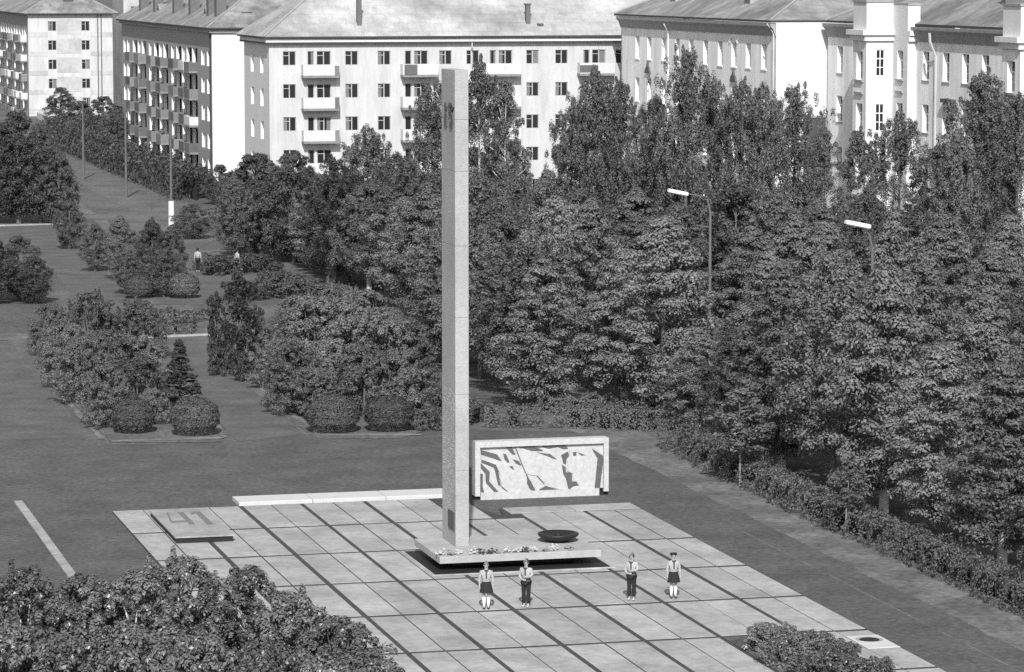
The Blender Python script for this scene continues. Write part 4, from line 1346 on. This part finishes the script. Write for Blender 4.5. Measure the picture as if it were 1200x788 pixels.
# hedges
def hedge(label, pts, w, h, size=.10, dens=230, m=LEAFH, name="hedge", wob=.12):
    s0, t0 = pts[0]
    o_ = thing(name, label, "hedge", s0, t0)
    Ps, Ns = [], []
    for (a, b) in zip(pts[:-1], pts[1:]):
        l = math.dist(a, b); n = int(l * (w + 2 * h) * dens)
        u = RNG.random(n); side = RNG.random(n) * (w + 2 * h)
        top = (side > h) & (side < h + w)
        x = np.where(side <= h, -w / 2, np.where(top, side - h - w / 2, w / 2))
        z = np.where(side <= h, side, np.where(top, h, side - h - w))
        # round the shoulders
        nx = np.where(top, x / (w / 2) * .4, np.sign(x)); nz = np.where(top, 1.0, .25)
        dx, dy = (b[0] - a[0]) / l, (b[1] - a[1]) / l
        along = u * l
        wb = wob * (np.sin((a[0] + a[1]) * 3 + along * 2.1) * np.sin(along * .83 + z * 2) + .7 * np.sin(along * 5.3 + x * 3) + .5 * np.sin(along * 11 + z * 7)) + RNG.normal(size=n) * .05
        x = x * (1 - .18 * np.clip(z / h, 0, 1) ** 3) + nx * wb; z = z + np.where(top, wb - .12 * (x / (w / 2)) ** 2, 0)
        Ps.append(np.stack([a[0] - s0 + dx * along - dy * x, a[1] - t0 + dy * along + dx * x, np.maximum(z, .04)], 1))
        nn = np.stack([-dy * nx, dx * nx, nz], 1)
        Ns.append(nn + RNG.normal(size=nn.shape) * .5)
    P, Nn = np.concatenate(Ps), np.concatenate(Ns)
    link("foliage", leaf_mesh("hedge_foliage", P, Nn, np.full(len(P), size), m), o_)
    mb = MB()     # the woody core that keeps light from passing through
    for (a, b) in zip(pts[:-1], pts[1:]):
        l = math.dist(a, b); n = max(3, int(l / .7))
        for i in range(1, n - 1):
            u = (i + .5) / n; x, y = a[0] - s0 + (b[0] - a[0]) * u, a[1] - t0 + (b[1] - a[1]) * u
            q_ = min(w * .2, .28) if w < 2 else .09; mb.tube([(x, y, 0), (x + .03, y + .05, h * .72)], [q_ * .8, q_], 6)
    q = mb.build("stems", mat("dark_twigs", 0.02, 1), o_); q['kind'] = 'stuff'
    return o_


hedge("long clipped hedge running along the right side of the asphalt, near part", [(15.1, -30), (15.0, -4.2)], 1.4, .95)
hedge("long clipped hedge running along the right side of the asphalt, far part", [(15.0, -3.6), (14.9, 6), (15.1, 12)], 1.4, .95)
hedge("shaggy hedge at the far end of the long hedge where the asphalt narrows", [(15.1, 12.4), (15.4, 23.6)], 1.6, .95, wob=.2)
hedge("clipped hedge crossing behind the relief wall, right part", [(16.8, 28.6), (11.8, 31.2)], 1.4, .95)
hedge("clipped hedge crossing behind the relief wall, left part", [(11.4, 31.3), (8.9, 32.2), (8.2, 35), (8.4, 44)], 1.4, .95)
hedge("second hedge line showing above the one behind the relief wall", [(18.2, 33.2), (12.4, 35.8)], 1.3, .8)
s1_, t1_ = PX(63, 165); s2_, t2_ = PX(232, 236)
hedge("tall dark row of shrubs along the street before the balconied brick block", [(s1_, t1_), (PX(137, 197)), (s2_, t2_)], 3.2, 2.6, .3, 26, LEAFD, wob=.4)
hedge("low dark bed hedge beyond the left bed, near line", [PX(138, 391), PX(228, 391)], 2.6, .6, .16, 80, LEAFD)
hedge("low dark bed hedge beyond the left bed, far line", [PX(132, 374), PX(238, 378)], 3.0, .55, .16, 80, LEAFD)
hedge("low hedge between the walkers and the dark trees on the far lawn", [PX(236, 316), PX(300, 322)], 2.0, .9, .2, 60, LEAFD)

# young trees before the long hedge
plant('young', 14.35, 11.6, "young thin tree alone before the shaggy hedge", h=4.1, w=2.9)
plant('young', 14.35, -0.8, "young thin tree alone before the middle of the long hedge", h=2.9, w=1.7)

# near trees at the lower left, seen from above
nl = [(-30, 975, 655, 'near', "leafy tree cut by the lower left corner"), (35, 985, 652, 'near', "leafy tree first from the left border in the lower left corner"), (100, 980, 662, 'near', "leafy tree second from the left border at the lower left"),
      (160, 985, 655, 'near', "leafy tree third from the left border, below the pale kerb's end"), (215, 975, 640, 'near', "leafy tree whose top hides the corner of the slab square"), (290, 975, 652, 'near', "leafy tree with the top just below the slab with the figures"),
      (345, 990, 682, 'nearlow', "leafy tree right of the one below the memorial slab"), (395, 1000, 712, 'nearlow', "second tree from the right of the lower left group"), (420, 1010, 748, 'nearlow', "rightmost low tree of the lower left group, over the slabs"),
      (20, 1090, 715, 'nearlow', "nearest leafy tree at the bottom edge, at the left corner"), (90, 1095, 725, 'nearlow', "nearest leafy tree at the bottom edge, second from the left corner"), (165, 1100, 720, 'nearlow', "nearest leafy tree at the bottom edge, left of its middle"),
      (240, 1100, 725, 'nearlow', "nearest leafy tree at the bottom edge, below the slab corner"), (310, 1095, 735, 'nearlow', "nearest leafy tree at the bottom edge, right of its middle"), (375, 1095, 755, 'nearlow', "nearest leafy tree at the bottom edge, rightmost")]
for x, b, tp, kd, lb in nl:
    s, t = PX(x, b); d = dist(s, t) / F
    plant(kd, s, t, lb, h=(b - tp) * d, w=4.6, group="near trees at the lower left")
mb = None
# low rose bushes in the bed near the right of the square
bed = sheet("planting_bed", [(3.95, -18.1), (6.45, -18.1), (6.45, -29.9), (3.95, -29.9)], 0.075, SOIL)
make_kind('rose', 2, .95, 2.5, .05, env_dome, 120, 60, .2, .15, .085, LEAFN, BARK, .02, up=.5, stems=4)
for i, (s, t, w, h, lb) in enumerate([(4.9, -20.0, 2.3, .85, "low rose bush at the far left of the bed on the square"), (5.9, -21.2, 1.9, .8, "low rose bush at the far right of the bed on the square"), (4.9, -22.2, 2.4, .9, "low rose bush left in the middle of the bed"),
                                      (6.0, -23.2, 1.9, .8, "low rose bush right in the middle of the bed, nearest the manhole"), (5.0, -24.8, 2.6, .9, "low rose bush left at the bottom edge"), (6.1, -25.6, 1.9, .85, "low rose bush right at the bottom edge")]):
    plant('rose', s, t, lb, "bush", h=h, w=w, group="low rose bushes on the square", name="rose_bush")

# ------------------------------------------------------------------ street lamps
def lamp(label, s, t, hgt, arm, lum, two=False, pm=None, group="street lamps by the grove"):
    o_ = thing("street_lamp", label, "street lamp", s, t, 0, 0, group)
    mb = MB(); mb.tube([(0, 0, 0), (0, 0, 1.2), (0, 0, hgt - .8), (-.15, 0, hgt - .2), (-.45, 0, hgt)], [.11, .09, .06, .05, .045], 8); mb.build("pole", pm or POLE, o_)
    mb = MB(); mb.tube([(-.45, 0, hgt), (-arm, 0, hgt + .12)], [.04, .03], 6); mb.build("arm", POLE, o_)
    mb = MB(); mb.box(-lum, 0, -.13, .13, -.08, .08, bev=.04); l_ = mb.build("lamp_head", LAMPW, o_, (-arm, 0, hgt + .12))
    l_.rotation_euler = (0, .2, 0)
    mb = MB(); mb.box(-lum + .05, -.05, -.11, .11, -.12, -.083); mb.build("lamp_glass", CURT, l_)
    if two:
        mb = MB(); mb.tube([(0, 0, hgt - 1.5), (-.7, 0, hgt - 1.42)], [.03, .02], 6); mb.build("bracket", POLE, o_)
    return o_


lamp("street lamp whose pole shows down through the trees, white head pointing left", 21.6, 38.2, 9.95, 1.15, 1.0, True)
lamp("street lamp hidden but for its white head over the grove, right part", 20.3, 12.6, 10.25, .12, 1.08, pm=BARK)
for x, b, hh, lb in [(201, 266, 7.5, "thin lamp post with a whitewashed foot on the grass slope"), (148, 232, 8.5, "thin lamp post left of the whitewashed one on the grass slope"), (98, 210, 7.5, "thin lamp post farthest left on the grass slope")]:
    s, t = PX(x, b)
    o_ = thing("lamp_post", lb, "lamp post", s, t, 0, 0, "thin posts on the grass slope")
    mb = MB(); mb.tube([(0, 0, 0), (0, 0, hh)], [.13, .08], 7); mb.build("pole", BARK, o_)
    if x == 201:
        mb = MB(); mb.tube([(0, 0, .003), (0, 0, 2.1)], [.24, .22], 8); mb.build("whitewashed_foot", POLEW, o_)
    mb = MB(); mb.tube([(0, 0, hh), (-.5, 0, hh + .3), (-1.0, 0, hh + .3)], [.05, .04, .09], 6); mb.build("lamp_head", BARK, o_)
# low white wall at the foot of the far block
s, t = PX(92, 158); s_, t_ = PX(45, 139)
o_ = thing("low_wall", "low white wall along the street at the foot of the banded end wall", "wall", s, t, 0, math.atan2(t_ - t, s_ - s))
mb = MB(); l = math.dist((s, t), (s_, t_)); mb.box(0, l, -.2, .2, 0, .9, bev=.03); mb.build("wall", WHW, o_)

# ------------------------------------------------------------------ people
SKIN = mat("skin", 0.36, .6); SHIRT = mat("pale_shirt", 0.37, .85, .08, 20, .003, 30); SKIRT = mat("dark_cloth", 0.022, .9); TIE = mat("neckerchief", 0.06, .8)
SOCK = mat("white_socks", 0.8, .9); SHOE = mat("dark_shoes", 0.02, .5); SHOEL = mat("light_shoes", 0.5, .6); HAIR = mat("dark_hair", 0.015, .7); CAPM = mat("grey_cap", 0.14, .8); BELT = mat("belt_leather", 0.03, .5)
BUCK = mat("belt_buckle", 0.7, .4)


def skin_obj(name, verts, edges, rad, m, parent, root=0, sub=1):
    me = bpy.data.meshes.new(name)
    me.from_pydata(verts, edges, [])
    me.materials.append(m)
    o_ = link(name, me, parent)
    md = o_.modifiers.new("skin", 'SKIN'); md.use_smooth_shade = True
    sk = me.skin_vertices
    if not sk:
        bm = bmesh.new(); bm.from_mesh(me); bm.verts.layers.skin.verify(); bm.to_mesh(me); bm.free()
    sv = me.skin_vertices[0].data
    for i, r in enumerate(rad):
        r = r if isinstance(r, tuple) else (r, r)
        sv[i].radius = r
        sv[i].use_root = (i == root)
    ss_ = o_.modifiers.new("sub", 'SUBSURF'); ss_.levels = sub; ss_.render_levels = sub
    return o_


def person(label, s, t, rot, kind, height=1.6, cap=True, z=0.07, group=None, hold=False):
    o_ = thing("person", label, "person", s, t, z, rot, group)
    k = height / 1.6
    inner = link("body", None)  # placeholder replaced below
    bpy.data.objects.remove(inner)
    V, E, R = [], [], []

    def add(p, r, par=None):
        V.append((p[0] * k, p[1] * k, p[2] * k)); R.append(tuple(q * k for q in r) if isinstance(r, tuple) else r * k)
        if par is not None:
            E.append((par, len(V) - 1))
        return len(V) - 1
    pel = add((0, 0, .84), (.13, .10)); ch = add((0, 0, 1.02), (.12, .09), pel); sh = add((0, -.005, 1.22), (.145, .085), ch); nk = add((0, 0, 1.335), .048, sh)
    hd0 = add((0, -.012, 1.41), (.068, .072), nk); hd1 = add((0, -.005, 1.49), (.078, .088), hd0); add((0, .005, 1.555), (.062, .07), hd1)
    fing = []
    for sx in (-1, 1):
        a0 = add((sx * .165, 0, 1.27), .048, sh)
        if hold and sx == 1:
            a1 = add((sx * .22, -.05, 1.05), .038, a0); a2 = add((sx * .10, -.20, 1.03), .03, a1); pm = add((sx * .03, -.22, 1.04), (.02, .034), a2); dirv = (-sx, -.2, 0)
        elif hold:
            a1 = add((sx * .23, .02, 1.03), .038, a0); a2 = add((sx * .12, -.17, .93), .03, a1); pm = add((sx * .05, -.2, .93), (.02, .034), a2); dirv = (-sx, -.2, 0)
        else:
            a1 = add((sx * .215, .015, 1.02), .038, a0); a2 = add((sx * .225, -.02, .80), .028, a1); pm = add((sx * .225, -.035, .735), (.016, .034), a2); dirv = (0, -.1, -1)
        for j in range(4):
            if dirv[2]:
                b = (sx * .225, -.065 + j * .02, .70); e = (sx * (.222), -.07 + j * .02, .70 - (.07, .085, .08, .062)[j] * .55); e2 = (sx * .215, -.078 + j * .02, .70 - (.07, .085, .08, .062)[j])
            else:
                q = V[pm]; zz = q[2] / k + .03 - j * .019
                b = (q[0] / k - sx * .025, q[1] / k - .01, zz); e = (q[0] / k - sx * .06, q[1] / k - .0, zz); e2 = (q[0] / k - sx * .075, q[1] / k + .02, zz - .005)
            b_ = add(b, .0095, pm); e_ = add(e, .0085, b_); add(e2, .0075, e_)
        if dirv[2]:
            t1 = add((sx * .205, -.075, .735), .011, pm); add((sx * .20, -.09, .705), .009, t1)
        else:
            q = V[pm]; t1 = add((q[0] / k + .0, q[1] / k - .03, q[2] / k + .03), .011, pm); add((q[0] / k - sx * .03, q[1] / k - .035, q[2] / k + .045), .009, t1)
    for sx in (-1, 1):
        h_ = add((sx * .08, 0, .78), .078, pel); kn = add((sx * .075, -.01, .45), .05, h_); cf = add((sx * .072, .012, .30), .046, kn); an = add((sx * .07, .012, .08), .032, cf); add((sx * .075, -.10, .035), (.034, .026), an)
    body = skin_obj("body", V, E, R, SKIN, o_)
    # face: nose, eyes, mouth, ears joined to the head
    mb = MB(); mb.prism([(-.012 * k, 1.43 * k), (.012 * k, 1.43 * k), (.004 * k, 1.475 * k), (-.004 * k, 1.475 * k)], 'y', -.108 * k, -.07 * k)
    for sx in (-1, 1):
        mb.lathe([(0, -.018 * k), (.012 * k, -.01 * k), (.012 * k, .012 * k), (0, .02 * k)], 6, (sx * .082 * k, .0, 1.46 * k))
    mb.build("nose_and_ears", SKIN, body)
    mb = MB()
    for sx in (-1, 1):
        mb.box((sx * .028 - .011) * k, (sx * .028 + .011) * k, -.096 * k, -.086 * k, 1.472 * k, 1.482 * k)
    mb.box(-.018 * k, .018 * k, -.092 * k, -.082 * k, 1.405 * k, 1.412 * k)
    mb.build("eyes_and_mouth", HAIR, body)
    # shirt
    sv = [(0, 0, .90), (0, 0, 1.02), (0, -.005, 1.23), (0, 0, 1.31)]; sr = [(.15, .115), (.145, .108), (.165, .10), .062]; se = [(0, 1), (1, 2), (2, 3)]
    for sx in (-1, 1):
        b = len(sv)
        e = (sx * .22, -.05, 1.05) if (hold and sx == 1) else (sx * .23, .02, 1.03) if hold else (sx * .215, .015, 1.02)
        w = (sx * .12, -.18, 1.035) if (hold and sx == 1) else (sx * .14, -.15, .945) if hold else (sx * .222, -.005, .84)
        sv += [(sx * .17, 0, 1.26), e, w]; sr += [.062, .052, .042]; se += [(2, b), (b, b + 1), (b + 1, b + 2)]
    skin_obj("shirt", [tuple(q * k for q in v) for v in sv], se, [tuple(q * k for q in r) if isinstance(r, tuple) else r * k for r in sr], SHIRT, o_)
    if kind == 'skirt':
        mb = MB(); n = 28; prof = [(.93, .145, .112), (.86, .16, .13), (.70, .20, .17), (.56, .225, .19)]
        base = 0
        for z_, a, b in prof:
            for i in range(n):
                w = 2 * math.pi * i / n; fl = 1 + (.05 * math.cos(7 * w)) * (.93 - z_) / .37
                mb.v.append((a * fl * math.cos(w) * k, b * fl * math.sin(w) * k, z_ * k))
        for j in range(3):
            for i in range(n):
                i2 = (i + 1) % n; mb.f.append((j * n + i, j * n + i2, (j + 1) * n + i2, (j + 1) * n + i)); mb.m.append(0)
        mb.build("skirt", SKIRT, o_, smooth=True)
        for sx in (-1, 1):
            mb = MB(); mb.tube([(sx * .07 * k, .012 * k, .07 * k), (sx * .07 * k, .014 * k, .16 * k), (sx * .073 * k, .014 * k, .28 * k), (sx * .075 * k, .0, .40 * k)], [.040 * k, .045 * k, .058 * k, .055 * k], 10); mb.build("sock", SOCK, o_, smooth=True)
            skin_obj("shoe", [(sx * .07 * k, .03 * k, .045 * k), (sx * .073 * k, -.03 * k, .042 * k), (sx * .08 * k, -.13 * k, .032 * k)], [(0, 1), (1, 2)], [.045 * k, (.045 * k, .042 * k), (.042 * k, .028 * k)], SHOE, o_)
    else:
        tv = [(0, 0, .88), (-.085, 0, .80), (-.082, -.01, .45), (-.078, .01, .10), (.085, 0, .80), (.082, -.01, .45), (.078, .01, .10)]
        tr_ = [(.145, .11), .10, .078, .07, .10, .078, .07]
        skin_obj("trousers", [tuple(q * k for q in v) for v in tv], [(0, 1), (1, 2), (2, 3), (0, 4), (4, 5), (5, 6)], [tuple(q * k for q in r) if isinstance(r, tuple) else r * k for r in tr_], SKIRT, o_)
        for sx in (-1, 1):
            skin_obj("shoe", [(sx * .075 * k, .03 * k, .04 * k), (sx * .078 * k, -.04 * k, .04 * k), (sx * .085 * k, -.15 * k, .03 * k)], [(0, 1), (1, 2)], [.045 * k, (.047 * k, .04 * k), (.042 * k, .026 * k)], SHOEL, o_)
        mb = MB(); mb.lathe([(.138, .895), (.158, .90), (.158, .94), (.138, .945)], 24)
        mb.v = [(x * k, y * .80 * k, z_ * k) for x, y, z_ in mb.v]; bl = mb.build("belt", BELT, o_)
        mb = MB(); mb.box(-.025 * k, .025 * k, -.14 * k, -.125 * k, .895 * k, .945 * k); mb.build("buckle", BUCK, bl)
    # neckerchief / tie
    mb = MB()
    mb.prism([(-.022 * k, 1.30 * k), (.022 * k, 1.30 * k), (.026 * k, 1.06 * k), (0, 1.02 * k), (-.026 * k, 1.06 * k)], 'y', -.125 * k, -.112 * k)
    mb.prism([(-.07 * k, 1.325 * k), (.07 * k, 1.325 * k), (.03 * k, 1.27 * k), (-.03 * k, 1.27 * k)], 'y', -.122 * k, -.06 * k)
    mb.build("neckerchief", TIE, o_)
    # hair and cap
    mb = MB(); prof = [(0, 1.585), (.045, 1.578), (.08, 1.55), (.092, 1.51), (.088, 1.46), (.07, 1.42)]
    mb.lathe(prof, 20); mb.v = [(x * k, (y * 1.04 + .016 - (.0 if z_ > 1.5 else -.02)) * k, z_ * k) for x, y, z_ in mb.v]; mb.build("hair", HAIR, o_, smooth=True)
    if cap:
        # folded garrison cap
        mb = MB(); mb.prism([(-.10, 1.515), (.115, 1.50), (.095, 1.60), (-.07, 1.615)], 'x', -.045, .045)
        mb.v = [(x * (1.75 if z_ < 1.55 else .45) * k, (y + .012) * k, z_ * k) for x, y, z_ in mb.v]
        mb.build("cap", CAPM if kind != 'skirt' else CAPM, o_)
    elif kind == 'skirt':
        for sx in (-1, 1):
            mb = MB(); mb.lathe([(0, -.05), (.04, -.04), (.052, 0), (.04, .04), (0, .05)], 10, (sx * .075, .03, 1.535)); mb.v = [(x * k, y * k, z_ * k) for x, y, z_ in mb.v]; mb.build("hair_puff", HAIR, o_, smooth=True)
    return o_


GG = "four young guards standing before the plinth"
person("girl in pale shirt, dark skirt and white knee socks, first of four from the left", -2.05, -11.7, -.2, 'skirt', 1.58, True, group=GG)
person("capped youth in dark trousers with bent arms, second of four from the left", -0.68, -11.6, -.55, 'trousers', 1.58, True, group=GG, hold=True)
person("capped youth in pale shirt and dark trousers, third of four, farther to the right", 3.0, -11.3, -.5, 'trousers', 1.56, True, group=GG, hold=True)
person("dark-haired girl in pale shirt, dark skirt and white knee socks, rightmost of the four", 4.43, -11.35, -.15, 'skirt', 1.54, False, group=GG)
s, t = PX(232, 319); person("distant walker in white top and dark trousers on the far lawn path", s, t, 2.6, 'trousers', 1.68, False, z=.015)
s, t = PX(278, 320); person("distant person in white top right of the lawn walker, by the low hedge", s, t, 2.0, 'trousers', 1.65, False, z=.015)
